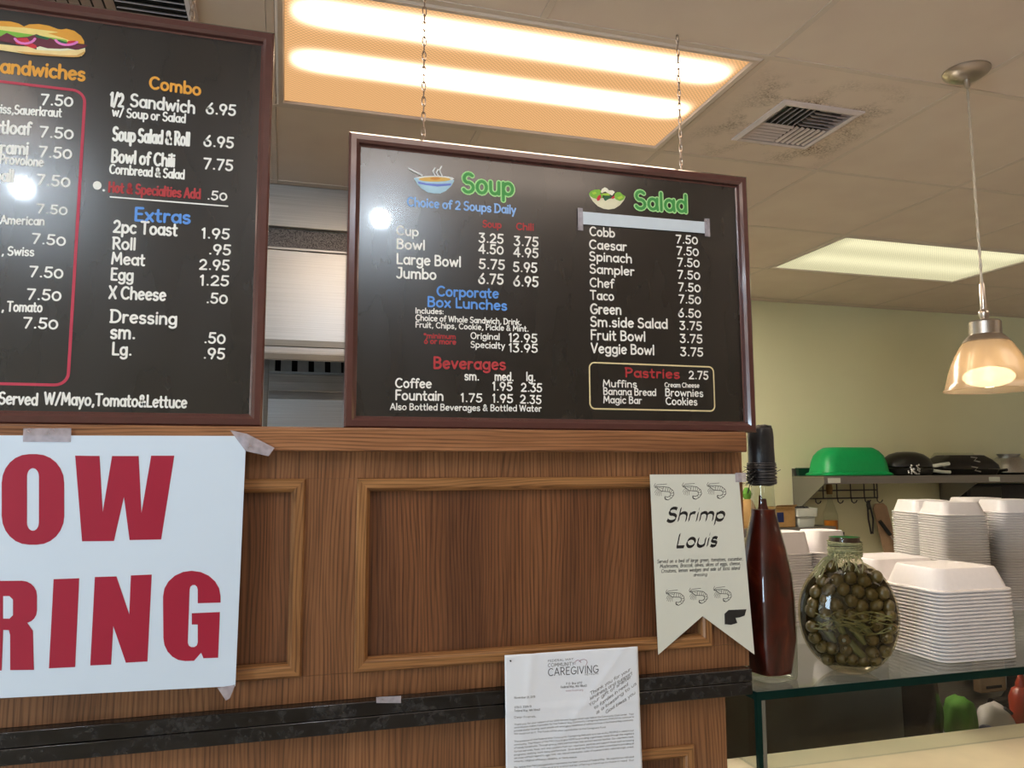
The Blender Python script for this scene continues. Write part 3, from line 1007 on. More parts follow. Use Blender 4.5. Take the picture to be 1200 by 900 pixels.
CENTRE_TEXT = [
('green','Soup',0.3473,2.2001,0.4707,2.2033,0.0407),
('pale_blue','Choice of 2 Soups Daily',0.2318,2.1580,0.4734,2.1618,0.0184),
('red','Soup',0.3961,2.1259,0.4397,2.1268,0.0145),
('red','Chili',0.4716,2.1263,0.5138,2.1278,0.0147),
('white','Cup',0.2099,2.0937,0.2584,2.0938,0.0187),
('white','Bowl',0.2103,2.0636,0.2728,2.0653,0.0202),
('white','Large Bowl',0.2107,2.0313,0.3505,2.0343,0.0214),
('white','Jumbo',0.2110,2.0015,0.2974,2.0033,0.0212),
('white','3.25',0.3873,2.0916,0.4448,2.0930,0.0200),
('white','3.75',0.4661,2.0906,0.5248,2.0924,0.0203),
('white','4.50',0.3865,2.0669,0.4448,2.0689,0.0200),
('white','4.95',0.4647,2.0656,0.5245,2.0672,0.0202),
('white','5.75',0.3873,2.0337,0.4475,2.0351,0.0207),
('white','5.95',0.4637,2.0322,0.5213,2.0337,0.0209),
('white','6.75',0.3861,2.0005,0.4445,2.0026,0.0214),
('white','6.95',0.4644,2.0003,0.5240,2.0021,0.0217),
('green','Salad',0.7535,2.2011,0.8957,2.2036,0.0403),
('white','Cobb',0.6437,2.1276,0.7073,2.1280,0.0199),
('white','Caesar',0.6424,2.0971,0.7362,2.0988,0.0199),
('white','Spinach',0.6419,2.0696,0.7483,2.0714,0.0198),
('white','Sampler',0.6423,2.0411,0.7539,2.0423,0.0197),
('white','Chef',0.6422,2.0099,0.7028,2.0102,0.0196),
('white','Taco',0.6425,1.9812,0.7022,1.9816,0.0195),
('white','7.50',0.8591,2.1269,0.9186,2.1287,0.0193),
('white','7.50',0.8604,2.0993,0.9199,2.1009,0.0193),
('white','7.50',0.8613,2.0722,0.9212,2.0736,0.0192),
('white','7.50',0.8608,2.0430,0.9215,2.0442,0.0191),
('white','7.50',0.8617,2.0137,0.9218,2.0145,0.0191),
('white','7.50',0.8621,1.9852,0.9217,1.9862,0.0190),
('white','Green',0.6422,1.9486,0.7199,1.9506,0.0219),
('white','Sm.side Salad',0.6418,1.9202,0.8342,1.9239,0.0212),
('white','Fruit Bowl',0.6421,1.8903,0.7777,1.8920,0.0210),
('white','Veggie Bowl',0.6425,1.8605,0.7990,1.8619,0.0210),
('white','6.50',0.8595,1.9523,0.9205,1.9537,0.0192),
('white','3.75',0.8623,1.9231,0.9219,1.9242,0.0191),
('white','3.75',0.8623,1.8930,0.9222,1.8938,0.0190),
('white','3.75',0.8627,1.8622,0.9230,1.8631,0.0190),
('red','Pastries',0.7235,1.8094,0.8611,1.8097,0.0194),
('white','2.75',0.8822,1.8094,0.9345,1.8097,0.0180),
('white','Muffins',0.6697,1.7856,0.7536,1.7861,0.0149),
('white','Banana Bread',0.6703,1.7684,0.8005,1.7685,0.0149),
('white','Magic Bar',0.6704,1.7499,0.7649,1.7498,0.0149),
('white','Cream Cheese',0.8209,1.7887,0.9099,1.7897,0.0102),
('white','Brownies',0.8212,1.7689,0.9197,1.7691,0.0161),
('white','Cookies',0.8220,1.7492,0.9038,1.7492,0.0161),
('blue','Corporate',0.2961,1.9686,0.4336,1.9713,0.0201),
('blue','Box Lunches',0.2763,1.9447,0.4522,1.9459,0.0200),
('white','Includes:',0.2521,1.9286,0.3130,1.9300,0.0110),
('white','Choice of Whole Sandwich, Drink,',0.2523,1.9136,0.4841,1.9152,0.0119),
('white','Fruit, Chips, Cookie, Pickle & Mint.',0.2524,1.8990,0.5001,1.9015,0.0115),
('red','*minimum',0.2701,1.8773,0.3391,1.8781,0.0098),
('red','6 or more',0.2706,1.8657,0.3399,1.8664,0.0105),
('white','Original',0.3698,1.8802,0.4354,1.8804,0.0130),
('white','Specialty',0.3699,1.8612,0.4467,1.8616,0.0130),
('white','12.95',0.4539,1.8773,0.5201,1.8782,0.0179),
('white','13.95',0.4538,1.8553,0.5207,1.8564,0.0178),
('red','Beverages',0.2896,1.8146,0.4489,1.8167,0.0227),
('white','sm.',0.3566,1.7919,0.3904,1.7918,0.0174),
('white','med.',0.4222,1.7927,0.4662,1.7928,0.0176),
('white','lg.',0.4925,1.7943,0.5154,1.7942,0.0177),
('white','Coffee',0.2116,1.7724,0.2888,1.7729,0.0184),
('white','Fountain',0.2119,1.7472,0.3140,1.7476,0.0191),
('white','1.95',0.4175,1.7717,0.4634,1.7717,0.0175),
('white','2.35',0.4804,1.7706,0.5301,1.7706,0.0177),
('white','1.75',0.3491,1.7457,0.3969,1.7459,0.0172),
('white','1.95',0.4174,1.7460,0.4644,1.7458,0.0174),
('white','2.35',0.4783,1.7453,0.5282,1.7448,0.0176),
('white','Also Bottled Beverages & Bottled Water',0.2021,1.7263,0.5281,1.7283,0.0127),
]
PENNANT_TEXT = [
('ink','Shrimp',0.8003,1.4904,0.9526,1.4898,0.0294),
('ink','Louis',0.8221,1.4345,0.9328,1.4347,0.0292),
('small','Served on a bed of large green, tomatoes, cucumber,',0.7766,1.4022,0.9878,1.4010,0.0073),
('small','Mushrooms, Broccoli, olives, slices of eggs, cheese,',0.7828,1.3919,0.9816,1.3913,0.0073),
('small','Croutons, lemon wedges and side of 1000 island',0.7858,1.3816,0.9789,1.3809,0.0073),
('small','dressing',0.8632,1.3708,0.8967,1.3709,0.0063),
]
LETTER_TEXT = [
('ink','FEDERAL WAY',0.5207,1.2175,0.5761,1.2179,0.0039),
('ink','COMMUNITY',0.5206,1.2078,0.5783,1.2069,0.0068),
('ink','CAREGIVING',0.5204,1.1904,0.6305,1.1894,0.0143),
('ink','NETWORK',0.6004,1.1856,0.6304,1.1858,0.0027),
('ink','P.O. Box 0717',0.5597,1.1702,0.5942,1.1696,0.0039),
('ink','Federal Way, WA 98063',0.5476,1.1644,0.6041,1.1632,0.0042),
('rule','www.fwccn.org',0.5589,1.1570,0.5957,1.1561,0.0033),
('ink','November 21, 2018',0.4495,1.1524,0.4934,1.1511,0.0038),
('ink','2230 S. 336th St',0.4494,1.1341,0.4853,1.1334,0.0038),
('ink','Federal Way, WA 98003',0.4494,1.1281,0.5028,1.1255,0.0038),
('ink','Dear Friends,',0.4493,1.1151,0.4957,1.1128,0.0038),
('ink','Thank you, for your support of our 2018 Harvest Supper which was held at the Community Club Center.  Your',0.4491,1.1018,0.7075,1.0996,0.0030),
('ink','contribution makes it possible for the Federal Way Community Caregiving Network (FWCCN) to continue to',0.4491,1.0960,0.7074,1.0939,0.0030),
('ink','provide shelter housing, assist people with emergency assistance of utilities to those in the Federal Way community.',0.4491,1.0899,0.7072,1.0876,0.0030),
('ink','We could not do it. The funds will be your contribution to the Caregivers Fund.',0.4490,1.0841,0.6451,1.0790,0.0030),
('ink','The purpose of the Federal Way Community Caregiving Network is to serve ALL PEOPLE in need in our',0.4490,1.0698,0.7067,1.0669,0.0030),
('ink','community. The Mission of the FWCCN is to give HOPE by providing urgent basic needs through the neighbors',0.4489,1.0636,0.7066,1.0609,0.0030),
('ink','of needy households. Through grants, many partnerships help connect and link families. Our volunteers raise,',0.4489,1.0575,0.7064,1.0545,0.0030),
('ink','furnish services, food, rent and vouchers from our volunteers, pantries and support those such as housing',0.4489,1.0509,0.7063,1.0478,0.0030),
('ink','programs, clothing, bank items and furniture.  Since 2008 the FWCCN has been committed to providing all',0.4488,1.0445,0.7061,1.0414,0.0030),
('ink',"services without regard to age, race, sex, sexual orientation, color of a person's skin, national origin, creed,",0.4488,1.0384,0.7059,1.0348,0.0030),
('ink','minority, religious affiliation, disability, or family status.',0.4488,1.0323,0.5811,1.0272,0.0030),
('ink','We realize that FWCCN organization represents the heart and soul of Federal Way.  We organize our individual',0.4487,1.0210,0.7055,1.0153,0.0030),
('ink','resources and families and are sustained by offering a hand up to those in need. Our',0.4487,1.0151,0.7053,1.0087,0.0030),
('hand','Thank you for your',0.6108,1.1458,0.7019,1.1884,0.0071),
('hand','kindness and support',0.6107,1.1362,0.7056,1.1805,0.0071),
('hand','Your gift of shelter',0.6077,1.1239,0.7035,1.1738,0.0071),
('hand','to families in need',0.6197,1.1171,0.6954,1.1590,0.0071),
('hand','is a blessing to us',0.6242,1.1075,0.7147,1.1592,0.0071),
('hand','God bless you',0.6448,1.1065,0.7114,1.1407,0.0071),
]
SIGN_POLY = {
'O_out': [(-0.4058, 1.4785), (-0.3950, 1.4798), (-0.3851, 1.4844), (-0.3767, 1.4920), (-0.3705, 1.5020), (-0.3669, 1.5138), (-0.3661, 1.5265), (-0.3692, 1.5838), (-0.3713, 1.5967), (-0.3763, 1.6088), (-0.3836, 1.6192), (-0.3929, 1.6271), (-0.4035, 1.6321), (-0.4146, 1.6338), (-0.4261, 1.6338), (-0.4369, 1.6320), (-0.4467, 1.6271), (-0.4548, 1.6192), (-0.4608, 1.6091), (-0.4642, 1.5972), (-0.4649, 1.5846), (-0.4615, 1.5284), (-0.4593, 1.5158), (-0.4545, 1.5041), (-0.4474, 1.4939), (-0.4384, 1.4859), (-0.4281, 1.4808), (-0.4172, 1.4788)],
'O_in': [(-0.4129, 1.5025), (-0.4105, 1.5029), (-0.4084, 1.5042), (-0.4067, 1.5064), (-0.4054, 1.5092), (-0.4047, 1.5125), (-0.4046, 1.5161), (-0.4090, 1.5954), (-0.4095, 1.5990), (-0.4106, 1.6024), (-0.4123, 1.6053), (-0.4143, 1.6076), (-0.4166, 1.6090), (-0.4189, 1.6095), (-0.4189, 1.6095), (-0.4213, 1.6090), (-0.4234, 1.6076), (-0.4251, 1.6054), (-0.4264, 1.6025), (-0.4271, 1.5991), (-0.4272, 1.5955), (-0.4227, 1.5165), (-0.4222, 1.5129), (-0.4211, 1.5096), (-0.4195, 1.5067), (-0.4175, 1.5044), (-0.4152, 1.5030), (-0.4129, 1.5025)],
'W': [(-0.3545, 1.6312), (-0.3157, 1.6307), (-0.3059, 1.5324), (-0.2956, 1.6307), (-0.2523, 1.6307), (-0.2432, 1.5296), (-0.2317, 1.6313), (-0.1931, 1.6314), (-0.2088, 1.4819), (-0.2604, 1.4823), (-0.2730, 1.5582), (-0.2855, 1.4814), (-0.3360, 1.4823)],
'I': [(-0.3767, 1.4194), (-0.3371, 1.4193), (-0.3357, 1.2702), (-0.3757, 1.2710)],
'N': [(-0.3127, 1.4204), (-0.2785, 1.4201), (-0.2550, 1.3541), (-0.2555, 1.4208), (-0.2216, 1.4210), (-0.2221, 1.2716), (-0.2566, 1.2719), (-0.2795, 1.3353), (-0.2798, 1.2704), (-0.3125, 1.2712)],
'G': [(-0.1434, 1.3673), (-0.1048, 1.3665), (-0.1052, 1.3775), (-0.1081, 1.3917), (-0.1155, 1.4047), (-0.1267, 1.4152), (-0.1405, 1.4222), (-0.1555, 1.4250), (-0.1703, 1.4234), (-0.1834, 1.4175), (-0.1936, 1.4080), (-0.1998, 1.3958), (-0.2015, 1.3821), (-0.2008, 1.3658), (-0.1980, 1.3117), (-0.1980, 1.3106), (-0.1957, 1.2981), (-0.1902, 1.2865), (-0.1818, 1.2770), (-0.1716, 1.2706), (-0.1603, 1.2679), (-0.1458, 1.2674), (-0.1344, 1.2807), (-0.1303, 1.2707), (-0.1056, 1.2700), (-0.1053, 1.3499), (-0.1527, 1.3503), (-0.1519, 1.3306), (-0.1420, 1.3300), (-0.1408, 1.3001), (-0.1408, 1.2984), (-0.1422, 1.2937), (-0.1462, 1.2911), (-0.1514, 1.2914), (-0.1557, 1.2946), (-0.1574, 1.2995), (-0.1579, 1.3910), (-0.1579, 1.3921), (-0.1568, 1.3969), (-0.1535, 1.3997), (-0.1493, 1.3996), (-0.1458, 1.3964), (-0.1443, 1.3915)],
'R': [(-0.4859, 1.4208), (-0.4246, 1.4188), (-0.4246, 1.4188), (-0.4175, 1.4172), (-0.4110, 1.4134), (-0.4056, 1.4076), (-0.4020, 1.4005), (-0.4005, 1.3926), (-0.3992, 1.3697), (-0.3991, 1.3681), (-0.3998, 1.3610), (-0.4025, 1.3549), (-0.4070, 1.3506), (-0.4127, 1.3484), (-0.4033, 1.3347), (-0.3982, 1.2701), (-0.4336, 1.2722), (-0.4371, 1.3295), (-0.4394, 1.3378), (-0.4478, 1.3388), (-0.4461, 1.2726), (-0.4812, 1.2741)],
'R_hole': [(-0.4511, 1.3945), (-0.4418, 1.3941), (-0.4363, 1.3881), (-0.4348, 1.3622), (-0.4396, 1.3568), (-0.4489, 1.3574)],
'I2': [(-0.5358, 1.4219), (-0.4996, 1.4209), (-0.4948, 1.2746), (-0.5306, 1.2762)],
'H': [(-0.6294, 1.4234), (-0.5947, 1.4229), (-0.5924, 1.3718), (-0.5814, 1.3712), (-0.5837, 1.4225), (-0.5483, 1.4220), (-0.5438, 1.2767), (-0.5789, 1.2783), (-0.5807, 1.3352), (-0.5916, 1.3359), (-0.5897, 1.2786), (-0.6240, 1.2801)],
'N1': [(-0.5601, 1.6319), (-0.5282, 1.6320), (-0.5041, 1.5649), (-0.5074, 1.6320), (-0.4771, 1.6321), (-0.4693, 1.4809), (-0.5016, 1.4813), (-0.5239, 1.5442), (-0.5207, 1.4814), (-0.5509, 1.4818)],
}
SANDWICH = [('bun', [(-0.6030, 2.4298), (-0.5897, 2.4354), (-0.5624, 2.4382), (-0.5349, 2.4436), (-0.5181, 2.4456), (-0.5039, 2.4436), (-0.4951, 2.4391), (-0.4869, 2.4447), (-0.4714, 2.4482), (-0.4541, 2.4476), (-0.4379, 2.4433), (-0.4321, 2.4434), (-0.4235, 2.4465), (-0.4103, 2.4443), (-0.3981, 2.4359), (-0.3924, 2.4263), (-0.3921, 2.4203), (-0.4045, 2.4192), (-0.4345, 2.4335), (-0.4778, 2.4351), (-0.5341, 2.4319), (-0.6023, 2.4182)]),
('cream', [(-0.6025, 2.4215), (-0.5342, 2.4335), (-0.4922, 2.4370), (-0.4420, 2.4375), (-0.4125, 2.4318), (-0.4046, 2.4209), (-0.4410, 2.4204), (-0.4770, 2.4215), (-0.5336, 2.4226), (-0.6018, 2.4116)]),
('bun', [(-0.4547, 2.4320), (-0.4347, 2.4369), (-0.4141, 2.4333), (-0.3974, 2.4238), (-0.4075, 2.4205), (-0.4283, 2.4267)]),
('leaf', [(-0.6019, 2.4132), (-0.5338, 2.4260), (-0.5057, 2.4255), (-0.4772, 2.4249), (-0.4485, 2.4244), (-0.4223, 2.4233), (-0.4190, 2.4152), (-0.4477, 2.4107), (-0.4766, 2.4147), (-0.5328, 2.4092), (-0.6004, 2.3901)]),
('meat', [(-0.6013, 2.4033), (-0.5330, 2.4126), (-0.5223, 2.4219), (-0.5051, 2.4153), (-0.4869, 2.4199), (-0.4731, 2.4273), (-0.4599, 2.4225), (-0.4484, 2.4227), (-0.4395, 2.4189), (-0.4249, 2.4178), (-0.4148, 2.4193), (-0.4045, 2.4175), (-0.3898, 2.4189), (-0.3853, 2.4179), (-0.3924, 2.4125), (-0.4039, 2.4072), (-0.4186, 2.4084), (-0.4329, 2.4045), (-0.4530, 2.4013), (-0.4717, 2.4036), (-0.5043, 2.4019), (-0.5325, 2.4042), (-0.6007, 2.3934)]),
('tomato', [(-0.5092, 2.4130), (-0.4882, 2.4172), (-0.4820, 2.4088), (-0.4732, 2.4050), (-0.4701, 2.4004), (-0.4785, 2.3974), (-0.4930, 2.4019), (-0.5057, 2.4017)]),
('tomato', [(-0.4193, 2.4221), (-0.4077, 2.4243), (-0.4031, 2.4195), (-0.4116, 2.4147), (-0.4218, 2.4148)]),
('dark', [(-0.4425, 2.4202), (-0.4338, 2.4215), (-0.4206, 2.4184), (-0.4233, 2.4146), (-0.4363, 2.4142)]),
('dark', [(-0.4772, 2.4249), (-0.4658, 2.4250), (-0.4512, 2.4222), (-0.4539, 2.4183), (-0.4712, 2.4199)]),
('sauce', [(-0.4715, 2.4002), (-0.4660, 2.4036), (-0.4530, 2.4013), (-0.4329, 2.4036), (-0.4185, 2.4067), (-0.4038, 2.4055), (-0.3895, 2.4121), (-0.3904, 2.4024), (-0.4322, 2.3917), (-0.4712, 2.3951)]),
('bread', [(-0.6002, 2.3868), (-0.5321, 2.3975), (-0.5041, 2.3985), (-0.4857, 2.3997), (-0.4684, 2.3955), (-0.4326, 2.3993), (-0.3893, 2.4095), (-0.3891, 2.4043), (-0.3945, 2.3948), (-0.4060, 2.3910), (-0.4464, 2.3869), (-0.4891, 2.3847), (-0.5314, 2.3858), (-0.5995, 2.3753)]),
('crust', [(-0.5063, 2.3880), (-0.4752, 2.3894), (-0.4322, 2.3908), (-0.4033, 2.3952), (-0.3892, 2.4060), (-0.3910, 2.3988), (-0.3988, 2.3925), (-0.4074, 2.3905), (-0.4464, 2.3866), (-0.4891, 2.3844)])]
ONION = [[(-0.5080, 2.4116), (-0.5052, 2.4082), (-0.5012, 2.4058), (-0.4963, 2.4046), (-0.4910, 2.4048), (-0.4858, 2.4063), (-0.4811, 2.4090), (-0.4773, 2.4126), (-0.4750, 2.4169)], [(-0.4403, 2.4197), (-0.4379, 2.4168), (-0.4341, 2.4145), (-0.4293, 2.4132), (-0.4238, 2.4129), (-0.4181, 2.4137), (-0.4126, 2.4155), (-0.4078, 2.4181), (-0.4040, 2.4214)]]
BOWL_ART = [('rim', [(0.3340, 2.2273), (0.3306, 2.2295), (0.3211, 2.2306), (0.3068, 2.2305), (0.2900, 2.2293), (0.2733, 2.2270), (0.2593, 2.2241), (0.2500, 2.2211), (0.2467, 2.2182), (0.2500, 2.2161), (0.2594, 2.2149), (0.2734, 2.2150), (0.2901, 2.2162), (0.3068, 2.2184), (0.3211, 2.2213), (0.3307, 2.2244), (0.3340, 2.2273)]),
('body', [(0.2471, 2.2201), (0.2480, 2.2171), (0.2547, 2.2065), (0.2645, 2.1975), (0.2768, 2.1912), (0.2903, 2.1900), (0.3038, 2.1914), (0.3161, 2.1983), (0.3272, 2.2101), (0.3334, 2.2209), (0.3337, 2.2241)]),
('broth', [(0.3266, 2.2250), (0.3230, 2.2269), (0.3132, 2.2278), (0.2991, 2.2273), (0.2835, 2.2257), (0.2695, 2.2232), (0.2599, 2.2204), (0.2564, 2.2177), (0.2599, 2.2158), (0.2696, 2.2150), (0.2835, 2.2154), (0.2991, 2.2170), (0.3132, 2.2195), (0.3231, 2.2223), (0.3266, 2.2250)]),
('carrot', [(0.3036, 2.2241), (0.3015, 2.2255), (0.2959, 2.2260), (0.2891, 2.2253), (0.2836, 2.2237), (0.2815, 2.2218), (0.2836, 2.2204), (0.2891, 2.2200), (0.2959, 2.2207), (0.3015, 2.2223), (0.3036, 2.2241)]),
('band', [(0.2547, 2.2128), (0.2730, 2.2109), (0.2975, 2.2115), (0.3272, 2.2158), (0.3266, 2.2113), (0.2975, 2.2059), (0.2730, 2.2065), (0.2571, 2.2080)])]
BOWL_LINES = [[(0.2350, 2.2395), (0.2496, 2.2329), (0.2643, 2.2270)], [(0.2917, 2.2463), (0.2875, 2.2389), (0.2894, 2.2334), (0.2931, 2.2281)], [(0.2985, 2.2432), (0.2949, 2.2371), (0.2974, 2.2317), (0.3011, 2.2277)], [(0.3059, 2.2516), (0.3016, 2.2429), (0.3042, 2.2356), (0.3091, 2.2279)]]
SALAD_ART = [('bowl', [(0.6449, 2.2244), (0.6467, 2.2187), (0.6537, 2.2077), (0.6657, 2.1972), (0.6802, 2.1921), (0.6924, 2.1917), (0.7072, 2.1952), (0.7209, 2.2047), (0.7311, 2.2175), (0.7350, 2.2261), (0.7313, 2.2281), (0.6904, 2.2159), (0.6539, 2.2206)]),
('leaf', [(0.6449, 2.2244), (0.6493, 2.2306), (0.6590, 2.2351), (0.6700, 2.2368), (0.6761, 2.2333), (0.6723, 2.2271), (0.6808, 2.2267), (0.6770, 2.2170), (0.6647, 2.2135), (0.6551, 2.2149), (0.6479, 2.2188)]),
('leaf', [(0.7079, 2.2305), (0.7141, 2.2347), (0.7216, 2.2354), (0.7277, 2.2301), (0.7344, 2.2272), (0.7299, 2.2185), (0.7211, 2.2142), (0.7113, 2.2167), (0.7065, 2.2210)]),
('dark', [(0.6807, 2.2232), (0.6918, 2.2254), (0.7016, 2.2229), (0.6928, 2.2162), (0.6842, 2.2106), (0.6806, 2.2150)]),
('lime', [(0.6516, 2.2274), (0.6602, 2.2305), (0.6637, 2.2262), (0.6552, 2.2230)]),
('lime', [(0.7139, 2.2217), (0.7251, 2.2275), (0.7287, 2.2231), (0.7187, 2.2175)]),
('lime', [(0.6759, 2.2274), (0.6919, 2.2302), (0.6967, 2.2247), (0.6820, 2.2233)]),
('egg', [(0.6736, 2.2307), (0.6761, 2.2380), (0.6836, 2.2428), (0.6897, 2.2411), (0.6933, 2.2368), (0.7031, 2.2377), (0.7080, 2.2341), (0.7016, 2.2252), (0.6943, 2.2280), (0.6846, 2.2330), (0.6760, 2.2286)]),
('tomato', [(0.6629, 2.2133), (0.6661, 2.2206), (0.6722, 2.2247), (0.6740, 2.2202), (0.6708, 2.2117), (0.6653, 2.2088)]),
('tomato', [(0.6991, 2.2203), (0.7066, 2.2257), (0.7077, 2.2199), (0.7015, 2.2170)])]
SHRIMP = [([(0.0085, 0.0325), (0.0269, 0.0322), (0.0410, 0.0303), (0.0511, 0.0227), (0.0530, 0.0139), (0.0468, 0.0056), (0.0364, 0.0008), (0.0304, 0.0044), (0.0288, 0.0093), (0.0360, 0.0077), (0.0433, 0.0111), (0.0443, 0.0165), (0.0396, 0.0205), (0.0309, 0.0210), (0.0201, 0.0219), (0.0120, 0.0271), (0.0085, 0.0325)], 1.6),
([(0.0085, 0.0325), (0.0026, 0.0310), (0.0014, 0.0349), (0.0054, 0.0404)], 1.2),
([(0.0084, 0.0320), (0.0042, 0.0334), (0.0097, 0.0372), (0.0347, 0.0386)], 1.2),
([(0.0035, 0.0310), (0.0084, 0.0290), (0.0120, 0.0271)], 1.3),
([(0.0258, 0.0320), (0.0233, 0.0219)], 1.2),
([(0.0323, 0.0315), (0.0298, 0.0210)], 1.2),
([(0.0382, 0.0305), (0.0357, 0.0209)], 1.2),
([(0.0438, 0.0283), (0.0407, 0.0199)], 1.2),
([(0.0485, 0.0243), (0.0435, 0.0173)], 1.2),
([(0.0522, 0.0178), (0.0445, 0.0160)], 1.1),
([(0.0520, 0.0110), (0.0437, 0.0115)], 1.1),
([(0.0457, 0.0052), (0.0404, 0.0092)], 1.1),
([(0.0132, 0.0255), (0.0074, 0.0193), (0.0043, 0.0131)], 1.0),
([(0.0158, 0.0235), (0.0109, 0.0183), (0.0085, 0.0115)], 1.0),
([(0.0184, 0.0223), (0.0145, 0.0173), (0.0137, 0.0105)], 1.0),
([(0.0212, 0.0215), (0.0188, 0.0163), (0.0193, 0.0114)], 1.0),
([(0.0105, 0.0271), (0.0050, 0.0232), (0.0027, 0.0184)], 1.0),
([(0.0364, 0.0008), (0.0293, 0.0025), (0.0279, 0.0070)], 1.6),
([(0.0138, 0.0300), (0.0203, 0.0289), (0.0246, 0.0269)], 1.0)]

# ------------------------------------------------------------------ the room
CZ = 2.645            # ceiling height
YW = 4.12             # kitchen wall
XL, XR, YF = -7.5, 6.0, -3.5
struct('floor', MB().box(XL - .1, XR + .1, YF - .1, YW + .1, -.05, 0), 'floor', smooth=False)
struct('wall_back', MB().box(XL, XR, YW, YW + .1, 0, 2.75), 'wall', smooth=False)
struct('wall_left', MB().box(XL - .1, XL, YF, YW, 0, 2.75), 'dining_wall', smooth=False)
struct('wall_front', MB().box(XL, -7.0, YF - .1, YF, 0, 2.75).box(-5.0, XR, YF - .1, YF, 0, 2.75).box(-7.0, -5.0, YF - .1, YF, 0, .7).box(-7.0, -5.0, YF - .1, YF, 2.2, 2.75), 'dining_wall', smooth=False)
struct('wall_right', MB().box(XR, XR + .1, YF, YW, 0, 2.75), 'dining_wall', smooth=False)
struct('window_1', MB().frame(-7.0, -5.0, .7, 2.2, YF - .02, [(0, YF - .08), (.05, YF - .08)]), 'dark_metal', smooth=False)

XG = [1.157 + .609 * n for n in range(-14, 9)]
YG = [1.618 + .607 * n for n in range(-8, 5)] + [YW]
FIX = [  # x cell start, y cell index value, kind
    (-.061, 1.618, 'warm'), (2.375, 2.832, 'kitchen'), (.548, 2.832, 'cook')]


def in_fixture(x, y):
    return any(fx - .01 < x < fx + 1.21 and fy - .01 < y < fy + .6 for fx, fy, _ in ALLFIX)


ALLFIX = FIX + [(-.061, .404, 'counter'), (1.157 + .609, .404, 'counter'), (-1.888, .404, 'counter'), (2.984, -1.417, 'dining'), (4.811, -1.417, 'dining'), (-3.106, -1.417, 'dining')]  # the dining lights are unseen, added to fill the room
VENTS = [(1.470, 1.940, .125), (-.392, 1.868, .158)]
tiles = MB()
for i in range(len(XG) - 1):
    for j in range(len(YG) - 1):
        x0, x1, y0, y1 = XG[i] + .0095, XG[i + 1] - .0095, YG[j] + .0095, YG[j + 1] - .0095
        if in_fixture(XG[i] + .1, YG[j] + .03) or y1 - y0 < .02:
            continue
        vent = [v for v in VENTS if XG[i] < v[0] < XG[i + 1] and YG[j] < v[1] < YG[j + 1]]
        if vent:                                                   # the tile that carries a supply vent is cut out round it
            vx, vy, vh = vent[0]
            vx0, vx1, vy0, vy1 = vx - vh, vx + vh, vy - vh, vy + vh
            for q in ((x0, vx0, y0, y1), (vx1, x1, y0, y1), (vx0, vx1, y0, vy0), (vx0, vx1, vy1, y1)):
                tiles.box(*q, CZ, CZ + .012)
            continue
        tiles.box(x0, x1, y0, y1, CZ, CZ + .012)
struct('ceiling', tiles, 'ceiling', smooth=False)
struct('ceiling_deck', MB().box(XL, XR, YF, YW, CZ + .25, CZ + .3), 'tbar_dark', smooth=False)
bars = MB()
for x in XG:
    for j in range(len(YG) - 1):
        if not (in_fixture(x - .1, YG[j] + .03) and in_fixture(x + .1, YG[j] + .03)):
            bars.box(x - .0085, x + .0085, YG[j], YG[j + 1], CZ - .001, CZ + .02)
for y in YG[:-1]:
    bars.box(XL, XR, y - .0085, y + .0085, CZ - .0015, CZ + .02)
bars.box(XL, XR, YW - .022, YW, CZ - .001, CZ + .02)
struct('trim_1', bars, 'tbar', smooth=False)
gap = MB()
for i in range(len(XG) - 1):
    for j in range(len(YG) - 1):
        if in_fixture(XG[i] + .1, YG[j] + .03) or any(XG[i] < v[0] < XG[i + 1] and YG[j] < v[1] < YG[j + 1] for v in VENTS):
            continue
        gap.box(XG[i], XG[i + 1], YG[j], YG[j + 1], CZ + .022, CZ + .03)
struct('trim_2', gap, 'tbar_dark', smooth=False)

# ------------------------------------------------------------------ fluorescent ceiling fixtures
M['lens_warm'] = lens_mat('lens_warm', (0.86, 0.47, 0.20, 1), (1.0, 0.78, 0.56, 1), .95, L_WARM, (-.185, .032), .033)
M['lens_kitchen'] = lens_mat('lens_kitchen', (0.76, 0.70, 0.42, 1), (0.95, 0.9, 0.62, 1), .9 * L_KITCHEN, .28 * L_KITCHEN, (-.20, .06), .09)
M['lens_cook'] = lens_mat('lens_cook', (1.0, 0.90, 0.76, 1), (1.0, 0.90, 0.76, 1), L_COOK, L_COOK, (-.13, .13), .06)
M['lens_counter'] = lens_mat('lens_counter', (1.0, 0.80, 0.65, 1), (1.0, 0.80, 0.65, 1), L_COUNTER, L_COUNTER, (-.13, .13), .06)
M['lens_dining'] = lens_mat('lens_dining', (0.95, 0.82, 0.68, 1), (1.0, 0.85, 0.7, 1), L_DINING_FILL, L_DINING_FILL, (-.13, .13), .06)
FLABEL = {(-.061, 1.618): ('warm glowing fluorescent ceiling light directly above the two hanging menu boards', None),
          (.548, 2.832): ('warm fluorescent ceiling light beside the exhaust hood, hidden behind the menu board', None),
          (2.375, 2.832): ('pale yellow fluorescent ceiling light over the kitchen, behind the pendant cord', None)}
